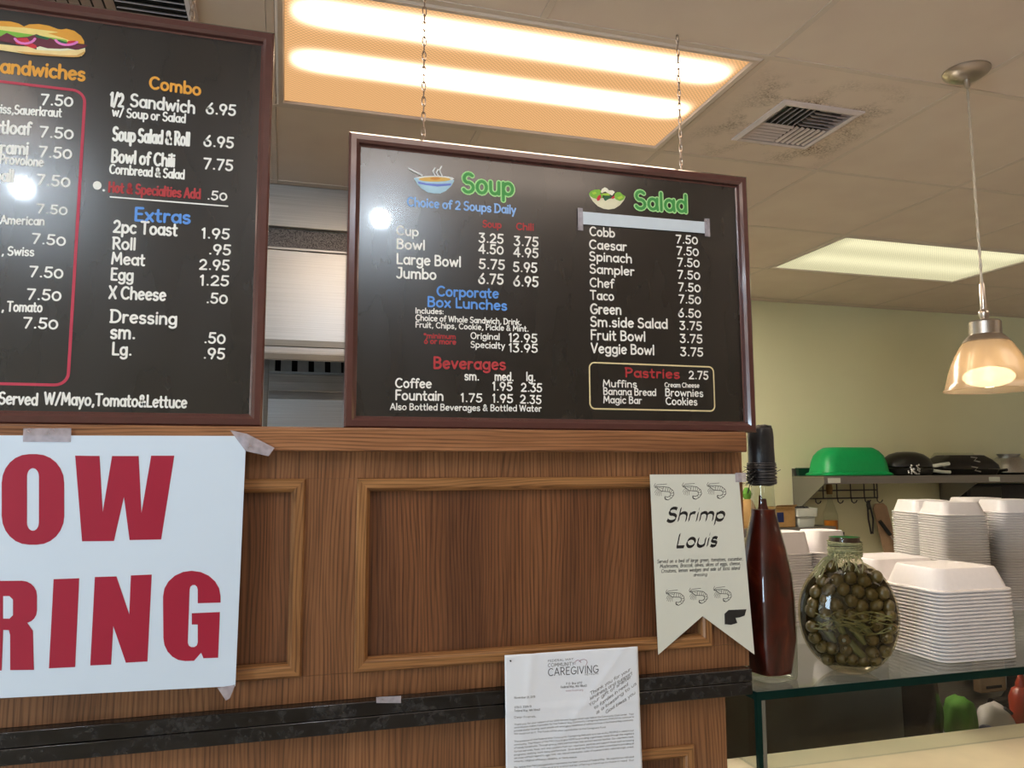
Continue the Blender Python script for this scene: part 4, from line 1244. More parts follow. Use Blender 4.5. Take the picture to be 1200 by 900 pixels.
for n, (fx, fy, kind) in enumerate(ALLFIX):
    lab, grp = FLABEL.get((fx, fy), ('unseen fluorescent ceiling light added over the dining side', 'added dining side ceiling lights'))
    cx, cy = fx + .609, fy + .3035
    t = thing('ceiling_light', lab, 'ceiling light', (cx, cy, CZ), grp)
    fr = MB()
    a, b, w = .598, .2945, .024
    prof = [(a, b, CZ + .012), (a, b, CZ - .002), (a - .006, b - .006, CZ - .005), (a - w + .006, b - w + .006, CZ - .004), (a - w, b - w, CZ + .008)]
    fr.loft([[(cx - p, cy - q, z), (cx + p, cy - q, z), (cx + p, cy + q, z), (cx - p, cy + q, z)] for p, q, z in prof], False, False)
    obj('trim_frame', fr, 'tbar', t, smooth=False)
    obj('lens', MB().box(cx - a + w - .002, cx + a - w + .002, cy - b + w - .002, cy + b - w + .002, CZ + .002, CZ + .006), 'lens_' + kind, t, smooth=False)
    obj('housing', MB().box(cx - .59, cx + .59, cy - .285, cy + .285, CZ + .04, CZ + .12), 'vent_white', t, smooth=False)

# small cool downlights in the dining ceiling (their mirror images show in the boards)
M['spot_glow'] = glow('cool_lamp', (0.72, 0.86, 1.0, 1), L_SPOT)
for sx in (.345, -.93):
    t = thing('downlight', 'small cool recessed ceiling lamp on the dining side, mirrored in the menu board', 'ceiling light', (sx, .10, CZ), 'cool downlights')
    obj('ring', MB().lathe([(.068, CZ), (.066, CZ - .006), (.054, CZ - .007), (.05, CZ - .001)], sx, .10, 24, cap=False), 'nickel', t)
    obj('lamp', MB().ellipsoid((sx, .10, CZ - .030), .036, .036, .034), 'spot_glow', t)

# ------------------------------------------------------------------ supply vents in the ceiling


def diffuser(cx, cy, s, label):
    t = thing('ceiling_vent', label, 'vent', (cx, cy, CZ))
    h = s / 2
    fr = MB()
    prof = [(h, CZ + .004), (h, CZ - .004), (h - .012, CZ - .009), (h - .022, CZ - .006), (h - .022, CZ + .02)]
    fr.loft([[(cx - p, cy - p, z), (cx + p, cy - p, z), (cx + p, cy + p, z), (cx - p, cy + p, z)] for p, z in prof], False, False)
    obj('frame', fr, 'vent_white', t, smooth=False)
    obj('throat', MB().box(cx - h + .02, cx + h - .02, cy - h + .02, cy + h - .02, CZ + .03, CZ + .034), 'vent_dark', t, smooth=False)
    q = h - .022
    n = 6
    for gx, gy, along, lean in ((-1, -1, 'y', 1), (1, -1, 'x', 1), (-1, 1, 'x', -1), (1, 1, 'y', -1)):
        m = MB()
        x0, x1 = (cx - q, cx) if gx < 0 else (cx, cx + q)
        y0, y1 = (cy - q, cy) if gy < 0 else (cy, cy + q)
        st = q / n
        for i in range(n):
            o = (i + .5) * st
            e = st * (.30 if lean > 0 else .23)
            zb, zt = (CZ - .006, CZ + .006) if lean > 0 else (CZ - .005, CZ - .001)
            if along == 'y':
                xa = x0 + o
                vs = [(xa - lean * e, y0 + .002, zb), (xa + lean * e, y0 + .002, zt), (xa + lean * e, y1 - .002, zt), (xa - lean * e, y1 - .002, zb)]
            else:
                ya = y0 + o
                vs = [(x0 + .002, ya - lean * e, zb), (x0 + .002, ya + lean * e, zt), (x1 - .002, ya + lean * e, zt), (x1 - .002, ya - lean * e, zb)]
            vs2 = [(a, b, c + .0016) for a, b, c in vs]
            m.add(vs + vs2, [(0, 1, 2, 3), (7, 6, 5, 4), (0, 4, 5, 1), (1, 5, 6, 2), (2, 6, 7, 3), (3, 7, 4, 0)])
        obj('louvre_panel', m, 'vent_white', t, smooth=False)
    return t


diffuser(1.470, 1.940, .275, 'square slatted ceiling vent with sooty marks, right of the warm light')
diffuser(-.392, 1.868, .345, 'ceiling vent partly hidden above the top edge of the sandwich menu board')

# ------------------------------------------------------------------ exhaust hood and cooking line behind the boards
hood = thing('exhaust_hood', 'stainless steel kitchen exhaust hood seen in the gap between the two menu boards', 'exhaust hood', (-.4, 3.2, 1.98))
X0, X1 = -1.35, .52
obj('upper_panel', MB().box(X0, X1, 2.86, 2.875, 2.486, CZ - .002), 'steel', hood, bevel=.002)
obj('perforated_grille', MB().box(X0, X1, 2.885, 2.895, 2.40, 2.486), 'perforated', hood)
obj('canopy', MB().box(X0, X1, 2.86, 2.875, 2.068, 2.398).box(X0, X1, 2.875, 2.90, 2.385, 2.398).box(X0, X0 + .015, 2.86, 3.74, 1.98, 2.398).box(X1 - .015, X1, 2.86, 3.74, 1.98, 2.398).box(X0, X1, 2.86, 3.74, 2.40, 2.41), 'steel', hood, bevel=.002)
obj('drip_rail', MB().box(X0, X1, 2.85, 2.872, 2.046, 2.070).box(X0, X1, 2.85, 2.872, 1.998, 2.020), 'steel_dark', hood, bevel=.002)
obj('rail_strip', MB().box(X0, X1, 2.858, 2.872, 2.018, 2.048), 'steel', hood)
for i in range(13):
    fx = X0 + .03 + i * .1435
    m = MB()
    for k in range(2):
        a = fx + k * .072
        m.prism([(3.56, 2.045), (3.565, 2.04), (3.70, 2.30), (3.69, 2.305)], a, a + .047)
    m.box(fx - .004, fx + .139, 3.548, 3.562, 2.032, 2.044)
    obj('baffle_filter', m, 'filter', hood, smooth=False)
obj('filter_back', MB().prism([(3.60, 2.03), (3.61, 2.03), (3.74, 2.31), (3.73, 2.31)], X0 + .02, X1 - .02), 'vent_dark', hood, smooth=False)
obj('grease_trough', MB().box(X0, X1, 3.53, 3.60, 2.014, 2.022).box(X0, X1, 3.525, 3.533, 1.955, 2.03), 'steel', hood, bevel=.002)
obj('corner_post', MB().box(-.088, -.070, 3.20, 3.22, 1.0, 2.05), 'steel_dark', hood, bevel=.002)
obj('back_panel', MB().box(X0, X1, 3.75, 3.77, 1.94, 2.40), 'steel', hood)
splash = MB().box(X0, X1, 3.75, 3.765, .95, 1.939)
tag(obj('backsplash', splash, 'splash_steel', origin=(-.4, 3.75, .95)), 'plain stainless steel backsplash below the exhaust hood, between the menu boards', 'backsplash')
rng = thing('cooking_range', 'stainless steel cooking range standing under the exhaust hood', 'range', (-.4, 3.35, 0))
obj('body', MB().box(X0, X1, 2.95, 3.72, .08, .90), 'steel', rng, bevel=.006)
obj('cooktop', MB().box(X0, X1, 2.93, 3.73, .90, .93), 'black', rng, bevel=.004)
for i in range(5):
    kx = X0 + .3 + i * .35
    obj('knob', MB().tube([(kx, 2.95, .84), (kx, 2.925, .84)], .022, 14), 'black_matte', rng)
for fx in (X0 + .08, X1 - .08):
    for fy in (3.02, 3.66):
        obj('leg', MB().lathe([(.02, 0), (.025, .02), (.025, .09)], fx, fy, 12), 'steel_dark', rng)

# ------------------------------------------------------------------ panelled oak counter wall
wall = thing('panelled_counter_wall', 'oak panelled half wall with a ledge carrying the menu boards', 'counter wall', (0, 1.63, 0))
PX0 = -1.75
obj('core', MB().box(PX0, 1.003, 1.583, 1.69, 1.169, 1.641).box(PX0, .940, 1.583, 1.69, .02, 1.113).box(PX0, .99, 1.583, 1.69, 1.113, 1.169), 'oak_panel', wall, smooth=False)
up = [(-1.668, -.896), (-.732, .040), (.138, .910)]          # panel openings (outer edge of mouldings)
rails = MB().box(PX0, 1.003, 1.571, 1.583, 1.588, 1.641).box(PX0, 1.003, 1.571, 1.583, 1.1695, 1.218)
obj('rail', MB().box(PX0, 1.003, 1.571, 1.583, 1.5885, 1.641), 'oak_z', wall, smooth=False)
obj('rail', MB().box(PX0, 1.003, 1.571, 1.583, 1.1695, 1.2175), 'oak_z', wall, smooth=False)
edges = [PX0] + [v for p in up for v in p] + [1.003]
for i in range(0, len(edges), 2):
    obj('stile', MB().box(edges[i], edges[i + 1], 1.5712, 1.583, 1.218, 1.588), 'oak_z', wall, smooth=False)
MPROF = [(0, 1.566), (.003, 1.562), (.018, 1.562), (.022, 1.566), (.026, 1.574)]


def moulding(x0, x1, z0, z1, parent):
    """four mitred lengths, the grain along each"""
    for k in range(4):
        m = MB()
        rings = []
        c = [(x0, z0, 1, 1), (x1, z0, -1, 1), (x1, z1, -1, -1), (x0, z1, 1, -1)]
        for q in (k, (k + 1) % 4):
            X, Z, sx, sz = c[q]
            pr = [(0, 1.583)] + MPROF + [(.026, 1.583)]
            rings.append([(X + sx * i, y, Z + sz * i) for i, y in pr])
        m.loft(rings)
        obj('moulding', m, 'moulding_x' if k in (0, 2) else 'moulding_z', parent, smooth=False)


for a, b in up:
    moulding(a, b, 1.218, 1.588, wall)
lo = [(-1.548, -.776), (-.686, .0), (.086, .858)]
obj('rail', MB().box(PX0, .940, 1.571, 1.583, 1.017, 1.1125), 'oak_z', wall, smooth=False)
edges = [PX0] + [v for p in lo for v in p] + [.940]
for i in range(0, len(edges), 2):
    obj('stile', MB().box(edges[i], edges[i + 1], 1.5712, 1.583, .12, 1.017), 'oak_z', wall, smooth=False)
for a, b in lo:
    moulding(a, b, .15, 1.017, wall)
obj('ledge', MB().box(PX0, .999, 1.540, 1.73, 1.641, 1.6865), 'oak_ledge', wall, bevel=.003)
gr = MB().box(PX0, .9936, 1.5455, 1.5825, 1.1425, 1.169).box(PX0, .9936, 1.5455, 1.5825, 1.1145, 1.1415)
tag(obj('granite_strip', gr, 'granite', origin=(0, 1.56, 1.1145), bevel=.002), 'black granite counter edging across the oak panelling, below the signs', 'granite edge')

# ------------------------------------------------------------------ menu boards


def menu_board(x0, x1, z0, z1, label, rows):
    t = thing('menu_board', label, 'menu board', ((x0 + x1) / 2, 1.595, z0))
    obj('frame', MB().frame(x0, x1, z0, z1, 1.605, [(0, 1.575), (.004, 1.571), (.015, 1.571), (.0205, 1.576), (.022, 1.585), (.025, 1.5868)]), 'frame', t, smooth=False)
    p = obj('panel', MB().box(x0 + .02, x1 - .02, 1.587, 1.60, z0 + .02, z1 - .02), 'board', t, smooth=False)
    for col, s, a, z, b, z2, cap in rows:
        y = 1.5862
        w = .18 if cap > .012 else .195
        part = 'lettering' if col == 'white' else 'heading'
        if col in ('green',) and cap > .015:
            m = MB()
            m1 = lettering(MB(), s, a - .0008, z, b + .0008, z2, cap, y, .31)
            m2 = lettering(MB(), s, a + .0022, z, b - .0022, z2, cap, y - .0004, .17)
            h = obj('heading', m1, 'lime', t, smooth=False, fix=False, label='green outlined heading ' + s)
            obj('letter_fill', m2, 'green', h, smooth=False, fix=False)
            continue
        m = lettering(MB(), s, a, z, b, z2, cap, y, w if col == 'white' else w + .02)
        obj(part, m, col, t, smooth=False, fix=False, label=None if col == 'white' else '%s painted words' % col.replace('_', ' '))
    return t, p


lb, lp = menu_board(-.985, -.044, 1.6875, 2.492, 'tall black menu board with a painted sandwich, hanging at the left', LEFT_TEXT)
cb, cp = menu_board(.110, 1.0475, 1.6875, 2.301, 'wide black soup and salad menu board hanging in the middle', CENTRE_TEXT)


def ring_line(poly, w, y, closed=True):
    m = MB()
    brush(m, poly + ([poly[0]] if closed else []), w, y)
    return m


obj('border_line', ring_line(rrect_xz(-.955, -.3852, 1.7605, 2.3255, .022), .0052, 1.5862), 'rose', lb, smooth=False, fix=False, label='rose rounded outline round the sandwich prices')
obj('border_line', ring_line(rrect_xz(.6395, .9475, 1.7362, 1.8385, .012), .0032, 1.5862), 'cream_paint', cb, smooth=False, fix=False, label='cream rounded outline round the pastries')
obj('rule_line', ring_line([(-.332, 2.1222), (-.122, 2.1235)], .0028, 1.5862, False), 'white', lb, smooth=False, fix=False)
obj('sticker', outline(MB(), [(-.3555 + .0075 * math.cos(q), 2.1424 + .0085 * math.sin(q)) for q in [2 * PI * i / 14 for i in range(14)]], 1.5862).add([(-.344 + .0025 * math.cos(q), 1.5862, 2.134 + .0025 * math.sin(q)) for q in [2 * PI * i / 8 for i in range(8)]], [tuple(range(8))]), 'white', lb, smooth=False, fix=False)
ART = {'bun': srgb(226, 160, 56), 'cream': srgb(240, 214, 130), 'leaf': srgb(128, 186, 66), 'meat': srgb(104, 42, 58), 'tomato': srgb(206, 50, 62), 'dark': srgb(40, 96, 60),
       'sauce': srgb(232, 232, 196), 'bread': srgb(240, 214, 150), 'crust': srgb(214, 164, 92), 'onion': srgb(232, 130, 200), 'rim': srgb(222, 226, 226), 'body': srgb(170, 206, 224),
       'broth': srgb(216, 176, 92), 'carrot': srgb(206, 136, 52), 'band': srgb(110, 130, 206), 'bowl': srgb(226, 222, 192), 'lime': srgb(176, 210, 76), 'egg': srgb(238, 236, 214)}
for k_, v_ in ART.items():
    M['art_' + k_] = plain('art_' + k_, v_, 0.6, var=0.06, scale=60)


def painting(name, parent, layers, base_y, label):
    root = None
    for i, (k, poly) in enumerate(layers):
        o = obj(name if i == 0 else 'painted_' + k, outline(MB(), list(poly), base_y - .00012 * i), 'art_' + k, parent if i == 0 else root, smooth=False, fix=False)
        if i == 0:
            root = o
            o['label'] = label
    return root


sw = painting('sandwich_painting', lb, SANDWICH, 1.5862, 'painted long sandwich with meat, lettuce, tomato and onion')
for p in ONION:
    obj('painted_onion', ring_line(p, .0045, 1.5846, False), 'art_onion', sw, smooth=False, fix=False)
bw = painting('soup_painting', cb, BOWL_ART, 1.5862, 'painted blue soup bowl with steam')
for i, p in enumerate(BOWL_LINES):
    obj('painted_spoon' if i == 0 else 'painted_steam', ring_line(p, .0034 if i == 0 else .0024, 1.5852, False), 'art_rim', bw, smooth=False, fix=False)
painting('salad_painting', cb, SALAD_ART, 1.5862, 'painted salad bowl')

strip = thing('paper_strip', 'pale blank paper strip taped over the menu below the word Salad', 'paper strip', (.782, 1.585, 2.167))
M['strip'] = plain('strip_paper', srgb(204, 216, 226), 0.6, var=0.02)
obj('strip', MB().slab([(.6232, 2.1510), (.9408, 2.1556), (.9401, 2.1832), (.6232, 2.1802)], 1.5838, 1.5846), 'strip', strip, smooth=False)
obj('tape', MB().slab([(.616, 2.136), (.6285, 2.136), (.6285, 2.188), (.616, 2.188)], 1.5833, 1.5836), 'tape', strip, smooth=False)
obj('tape', MB().slab([(.935, 2.148), (.949, 2.148), (.949, 2.192), (.935, 2.192)], 1.5833, 1.5836), 'tape', strip, smooth=False)


def chain(x, y, z0, z1, label):
    m = MB()
    n = int((z1 - z0) / .0165)
    st = (z1 - z0) / n
    for i in range(n):
        zc = z0 + (i + .5) * st
        pts = []
        for k in range(12):
            a = 2 * PI * k / 12
            u, v = .0042 * math.cos(a), (st * .5 + .0028) * math.sin(a)
            pts.append((x + (u if i % 2 else u * .25), y + (u * .25 if i % 2 else u), zc + v))
        m.tube(pts, .0013, 5, closed=True)
    t = thing('hanging_chain', label, 'chain', (x, y, z0))
    obj('links', m, 'chain', t)
    obj('hook', MB().tube([(x, y, z1 - .004), (x, y, z1 + .004)], .0025, 6), 'chain', t)
    return t


chain(.267, 1.59, 2.300, CZ - .001, 'left one of the two chains holding the soup and salad board')
chain(.882, 1.59, 2.300, CZ - .001, 'right one of the two chains holding the soup and salad board')
chain(-.203, 1.59, 2.490, CZ - .001, 'chain holding the right end of the sandwich menu board')

# ------------------------------------------------------------------ signs taped to the counter wall
hs = thing('hiring_sign', 'white hiring sign with big red capitals, taped to the panelling at the left', 'sign', (-.37, 1.536, 1.22))
obj('board', MB().slab([(-.6345, 1.2325), (-.0747, 1.2183), (-.0705, 1.6682), (-.6666, 1.6647)], 1.5355, 1.5395), 'sign', hs, smooth=False)
m = MB()
a_, b_ = SIGN_POLY['O_out'], SIGN_POLY['O_in']
n_ = len(a_)
m.add([(x, 1.5350, z) for x, z in a_] + [(x, 1.5350, z) for x, z in b_], [(i, (i + 1) % n_, (i + 1) % n_ + n_, i + n_) for i in range(n_)])
obj('letter', m, 'sign_red', hs, smooth=False)
for k in ('W', 'I', 'N', 'G', 'R', 'I2', 'H', 'N1'):
    obj('letter', outline(MB(), SIGN_POLY[k], 1.5350), 'sign_red', hs, smooth=False, fix=False)
obj('letter_counter', outline(MB(), SIGN_POLY['R_hole'], 1.5347), 'sign', hs, smooth=False, fix=False)
obj('tape', MB().slab([(-.0298, 1.6304), (-.019, 1.6462), (-.0689, 1.6722), (-.0993, 1.6789), (-.0706, 1.6402)], 1.5346, 1.5349), 'tape', hs, smooth=False)
obj('tape', MB().slab([(-.0898, 1.1947), (-.0831, 1.1984), (-.0748, 1.2211), (-.1048, 1.2180)], 1.5342, 1.5345), 'tape', hs, smooth=False)
obj('tape', MB().slab([(-.4368, 1.655), (-.3625, 1.655), (-.363, 1.6795), (-.4373, 1.6786)], 1.5342, 1.5345), 'tape', hs, smooth=False)

pen = thing('pennant_sign', 'white swallow tailed paper pennant with shrimp drawings, taped beside the red bottle', 'sign', (.88, 1.558, 1.2))
P_ = [(.7650, 1.5922), (.7746, 1.2109), (.8830, 1.2850), (1.0085, 1.1955), (.9845, 1.5920)]
obj('card', MB().slab([P_[1], P_[2], P_[3], P_[4], P_[0]], 1.5570, 1.5576), 'card', pen, smooth=False)
for col, s, a, z, b, z2, cap in PENNANT_TEXT:
    big = cap > .01
    if big:
        mm = lettering(MB(), s, a, z, b - .009, z2, cap * .98, 1.5566, .05, slant=.28, nib=(.0014, .0026), gap=.09)
    else:
        mm = lettering(MB(), s, a, z, b, z2, cap, 1.5566, .12, slant=.2, gap=.12, space=.6)
    obj('script_lettering' if big else 'small_print', mm, 'ink', pen, smooth=False, fix=False)
for dx, dz in ((.7731, 1.5358), (.8411, 1.5364), (.9024, 1.5369), (.7945, 1.3104), (.8507, 1.3114), (.9102, 1.3122)):
    mm = MB()
    sc = .92 if dz > 1.4 else .86
    for poly, w in SHRIMP:
        brush(mm, [(dx + px * sc, dz + pz * sc) for px, pz in poly], w * .00068, 1.5566)
    obj('shrimp_drawing', mm, 'ink', pen, smooth=False, fix=False)
obj('tape_patch', MB().slab([(.9364, 1.2650), (.9520, 1.2630), (.9676, 1.2660), (.9636, 1.2772), (.9738, 1.2776), (.9866, 1.2808), (.9918, 1.2942), (.9473, 1.2950), (.9368, 1.2874)], 1.5560, 1.5566), 'black_matte', pen, smooth=False)
obj('tape', MB().slab([(.976, 1.574), (1.004, 1.574), (1.004, 1.595), (.976, 1.595)], 1.5562, 1.5565), 'tape', pen, smooth=False)

lt = thing('paper_letter', 'creased white typed letter with handwriting, taped over the granite edge', 'letter', (.577, 1.541, .95))


def crease(x, z):
    u, v = (x - .43) / .292, (1.236 - z) / .3
    f = .0022 * math.exp(-((v - .36) / .012) ** 2)
    f += .0020 * math.exp(-((u - .16 + .12 * (v - .3)) / .035) ** 2) * max(0, 1 - v * 1.2)
    f += .0016 * math.sin(9 * u + 3 * v) * max(0, .5 - abs(v - .25))
    f += .0018 * math.exp(-(((u - .82) + (v - .08) * .9) / .03) ** 2)
    return 1.5405 - f - .0006 * math.sin(14 * u) * v


g = MB()
NX, NZ = 64, 64
vs = []
for j in range(NZ + 1):
    for i in range(NX + 1):
        s, t_ = i / NX, j / NZ
        xa = (.4304 + (.7195 - .4304) * s) * (1 - t_) + (.4335 + (.7262 - .4335) * s) * t_
        za = (1.2369 + (1.2354 - 1.2369) * s) * (1 - t_) + (.86) * t_
        vs.append((xa, crease(xa, za), za))
g.add(vs, [(j * (NX + 1) + i, (j + 1) * (NX + 1) + i, (j + 1) * (NX + 1) + i + 1, j * (NX + 1) + i + 1) for j in range(NZ) for i in range(NX)])
sh_ = obj('sheet', g, 'paper', lt, angle=80)
sm_ = sh_.modifiers.new('thickness', 'SOLIDIFY'); sm_.thickness = .0004; sm_.offset = -1
ly = lambda x, z: crease(x, z) - .0006
for col, s, a, z, b, z2, cap in LETTER_TEXT:
    if col == 'hand':
        mm = MB()
        st, w = text_strokes(s, gap=.06)
        L = math.hypot(b - a, z2 - z); ux, uz = (b - a) / L, (z2 - z) / L
        for pl in st:
            q = [(a + ux * px * L / w - uz * py * cap * .5 + .15 * py * cap, z + uz * px * L / w + ux * py * cap) for px, py in pl]
            brush(mm, q, .00065, ly)
        obj('handwriting', mm, 'ink', lt, smooth=False, fix=False)
    else:
        wt = .10 if cap > .006 else .14 if cap < .0035 and col == 'ink' else .12
        mm = lettering(MB(), s, a, z, b, z2, cap, ly, wt)
        nm = 'letterhead' if cap > .0032 and s.isupper() else 'typed_line'
        obj(nm, mm, {'ink': 'grey_ink', 'rule': 'rose_ink'}[col], lt, smooth=False, fix=False)
mm = MB()
brush(mm, [(.5793, 1.2091), (.580, 1.2145), (.585, 1.2170), (.5905, 1.2150), (.5925, 1.2110)], .0009, ly)
brush(mm, [(.5885, 1.2130), (.592, 1.2165), (.599, 1.2175), (.6045, 1.2150), (.6060, 1.2110), (.603, 1.205)], .0009, ly)
obj('heart_emblem', mm, 'rose_ink', lt, smooth=False, fix=False)
obj('pin', MB().tube([(.442, 1.5405, 1.2255), (.442, 1.5365, 1.2255)], .0015, 8), 'black_matte', lt)
tag(obj('tape_scrap', MB().slab([(.1788, 1.1653), (.2257, 1.1613), (.2256, 1.1745), (.1786, 1.1762)], 1.5447, 1.5451), 'tape', origin=(.2, 1.545, 1.165)), 'scrap of clear tape stuck on the granite edge left of the letter', 'tape')

# ------------------------------------------------------------------ glass service case
case = thing('glass_display_case', 'glass topped service case with dark green glass edges, right of the oak wall', 'display case', (2.1, 1.8, .95))
GX0, GX1, GY0, GY1 = 1.004, 3.4, 1.548, 2.14
obj('deck', MB().box(GX0, GX1, GY0, GY1, 1.101, 1.1195), 'deck_glass', case, smooth=False)
obj('deck_edge', MB().box(GX0 - .001, GX1, GY0 - .0015, GY0 - .0002, 1.1005, 1.1185).box(GX0 - .0015, GX0 - .0002, GY0 - .001, GY1, 1.1005, 1.1185), 'glass_edge', case, smooth=False)
obj('front_pane', MB().box(GX0 + .012, GX1, GY0 + .001, GY0 + .009, .953, 1.1005), 'pane_glass', case, smooth=False)
obj('end_pane', MB().box(GX0 + .001, GX0 + .009, GY0 + .012, GY1, .953, 1.1005), 'pane_glass', case, smooth=False)
obj('pane_edge', MB().box(GX0 + .0005, GX0 + .0115, GY0 + .0005, GY0 + .0115, .953, 1.1003), 'glass_edge', case, smooth=False)
obj('corner_channel', MB().box(GX0 + .0118, GX0 + .0205, GY0 - .0005, GY0 + .0005, .953, 1.1003), 'dark_panel', case, smooth=False)
maple = MB().box(.945, 3.4, 1.395, 1.645, .905, .95)
tag(obj('maple_counter', maple, 'maple', origin=(2.1, 1.5, .905), bevel=.004), 'pale maple service counter running under the glass case front', 'counter')
tag(obj('counter_base', MB().box(.95, 3.4, 1.46, 1.63, 0, .9045), 'oak_z', origin=(2.1, 1.55, 0), bevel=.004), 'oak base under the pale maple counter', 'counter base')
tag(obj('steel_divider', MB().box(1.10, 1.795, 2.0, 2.02, .752, 1.097), 'dark_panel', origin=(1.45, 2.0, .752), bevel=.003), 'dark metal panel standing behind the glass at the left end of the case', 'panel')
lsh = thing('lower_shelf', 'low steel shelf under the glass deck, holding bags and bottles', 'shelf', (2.1, 2.0, 0))
obj('top', MB().box(.96, 3.4, 1.66, 2.33, .73, .75), 'steel_dark', lsh, bevel=.003)
for lx in (1.0, 3.3):
    for lyy in (1.70, 2.28):
        obj('leg', MB().box(lx, lx + .03, lyy, lyy + .03, 0, .73), 'steel_dark', lsh)
bcn = thing('back_counter', 'steel back counter carrying the tall stacks of foam containers', 'counter', (2.3, 2.65, 0))
obj('body', MB().box(1.32, 3.6, 2.37, 2.95, .06, .925), 'steel', bcn, bevel=.004)
obj('worktop', MB().box(1.29, 3.62, 2.35, 2.97, .925, .949), 'steel', bcn, bevel=.004)
obj('plinth', MB().box(1.34, 3.56, 2.40, 2.93, 0, .06), 'black_matte', bcn)

# things on the low shelf, seen through the front pane
R_ = lambda s: rnd.uniform(-s, s)


def lumpy(name, c, rx, ry, h, mat, parent, seed, top=.55, seg=22, rings=9):
    """soft sagging bag: flat base, creased sides, gathered top"""
    q = random.Random(seed)
    ph = [q.uniform(0, 6.28) for _ in range(6)]
    rr = []
    for j in range(rings):
        t = j / (rings - 1)
        k = (1 - (1 - top) * t ** 1.6) * (1 + .10 * math.sin(t * 3.1)) if t < .999 else top * .4
        ring = []
        for i in range(seg):
            a = 2 * PI * i / seg
            w = 1 + .09 * math.sin(3 * a + ph[0] + 2 * t) + .06 * math.sin(5 * a + ph[1] - 4 * t) + .04 * math.sin(9 * a + ph[2] + 6 * t)
            ring.append((c[0] + rx * k * w * math.cos(a), c[1] + ry * k * w * math.sin(a), c[2] + h * t * (1 + .05 * math.sin(2 * a + ph[3]) * t)))
        rr.append(ring)
    return obj(name, MB().loft(rr), mat, parent, angle=80)


SZ = .7505
b = thing('trash_bag', 'black plastic bag slumped behind the glass, next to the dark panel', 'bag', (1.93, 2.14, SZ))
lumpy('bag', (1.93, 2.14, SZ), .105, .085, .24, 'bag_black', b, 3, .75)
lumpy('knot', (2.00, 2.12, .96), .035, .03, .055, 'bag_black', b, 4, .7, 14, 6)
b = thing('green_cloth', 'bright green cloth folded over behind the glass', 'cloth', (2.125, 2.12, SZ))
lumpy('fold', (2.125, 2.12, SZ), .045, .05, .115, 'cloth_green', b, 8, .72)
tag(obj('cap_jar', MB().lathe([(.018, SZ), (.02, SZ + .02), (.02, SZ + .035), (.012, SZ + .04)], 2.165, 2.06, 16), 'blue_plastic', origin=(2.165, 2.06, SZ)), 'small dark blue jar beside the green cloth behind the glass', 'jar')
b = thing('white_bag', 'off white plastic bag behind the glass, right of the green cloth', 'bag', (2.26, 2.12, SZ))
lumpy('bag', (2.26, 2.12, SZ), .062, .05, .085, 'bag_white', b, 12, .5)
obj('clip', MB().tube([(2.25, 2.065, SZ + .085), (2.275, 2.062, SZ + .066)], .005, 8), 'black_matte', b)
b = thing('sauce_bottle', 'red sauce bottle with a pointed cap behind the glass', 'bottle', (2.365, 2.10, SZ))
obj('bottle', MB().lathe([(.036, SZ), (.04, SZ + .01), (.04, SZ + .10), (.030, SZ + .125), (.016, SZ + .135)], 2.365, 2.10, 24), 'sauce_red', b)
obj('cap', MB().lathe([(.018, SZ + .132), (.018, SZ + .145), (.006, SZ + .175), (.003, SZ + .185)], 2.365, 2.10, 16), 'sauce_red', b)
b = thing('white_tub', 'white plastic tub in front of the red sauce bottle, behind the glass', 'tub', (2.375, 2.03, SZ))
obj('tub', MB().lathe([(.026, SZ), (.03, SZ + .05), (.02, SZ + .075), (.006, SZ + .08)], 2.385, 2.03, 20), 'white_plastic', b)
tag(obj('carton', MB().box(2.0, 2.08, 2.02, 2.07, SZ, SZ + .022), 'cardboard', origin=(2.04, 2.04, SZ), bevel=.002), 'flat brown carton in front of the green cloth behind the glass', 'carton')
b = thing('wall_dispenser', 'beige paper dispenser fixed to the front of the back counter', 'dispenser', (2.46, 2.34, .78))
obj('body', MB().box(2.42, 2.54, 2.315, 2.349, .80, .92), 'tan_wood', b, bevel=.006)
obj('slot', MB().box(2.445, 2.515, 2.313, 2.316, .815, .825), 'black_matte', b)
tag(obj('black_hose', MB().tube([(2.575, 2.335, .915), (2.585, 2.33, .86), (2.575, 2.325, .80), (2.53, 2.32, .765), (2.47, 2.32, .762)], .018, 10), 'black_matte', origin=(2.57, 2.33, .76)), 'thick black hose hanging beside the beige dispenser under the deck', 'hose')

# ------------------------------------------------------------------ foam containers


def clamshell_mesh(name, w, d, h, along='y'):
    m = MB()
    for s in (-1, 1):
        cy = s * (d / 2 + .004)
        rr = [rrect(w * .985, d * .985, .030, .0, 5, 0, cy), rrect(w, d, .032, .0015, 5, 0, cy), rrect(w, d, .032, .0045, 5, 0, cy), rrect(w * .965, d * .965, .030, .0055, 5, 0, cy),
              rrect(w * .93, d * .93, .030, .0075, 5, 0, cy), rrect(w * .80, d * .78, .026, h - .004, 5, 0, cy), rrect(w * .775, d * .75, .024, h, 5, 0, cy),
              rrect(w * .70, d * .67, .022, h + .0004, 5, 0, cy), rrect(w * .66, d * .63, .02, h - .001, 5, 0, cy)]
        th = .0040 if w > .16 else .0032
        inner = [rrect(w * .93, d * .93, .030, 0.0, 5, 0, cy), rrect(w * .93, d * .93, .030, .0075 - th, 5, 0, cy), rrect(w * .80, d * .78, .026, h - .004 - th, 5, 0, cy), rrect(w * .775, d * .75, .024, h - th, 5, 0, cy)]
        full = list(reversed(rr)) + inner
        m.loft(full, True, True)
    m.box(-w * .36, w * .36, -.006, .006, .002, .0042)
    if along == 'x':
        m.v = [(-y, x, z) for x, y, z in m.v]
    return m


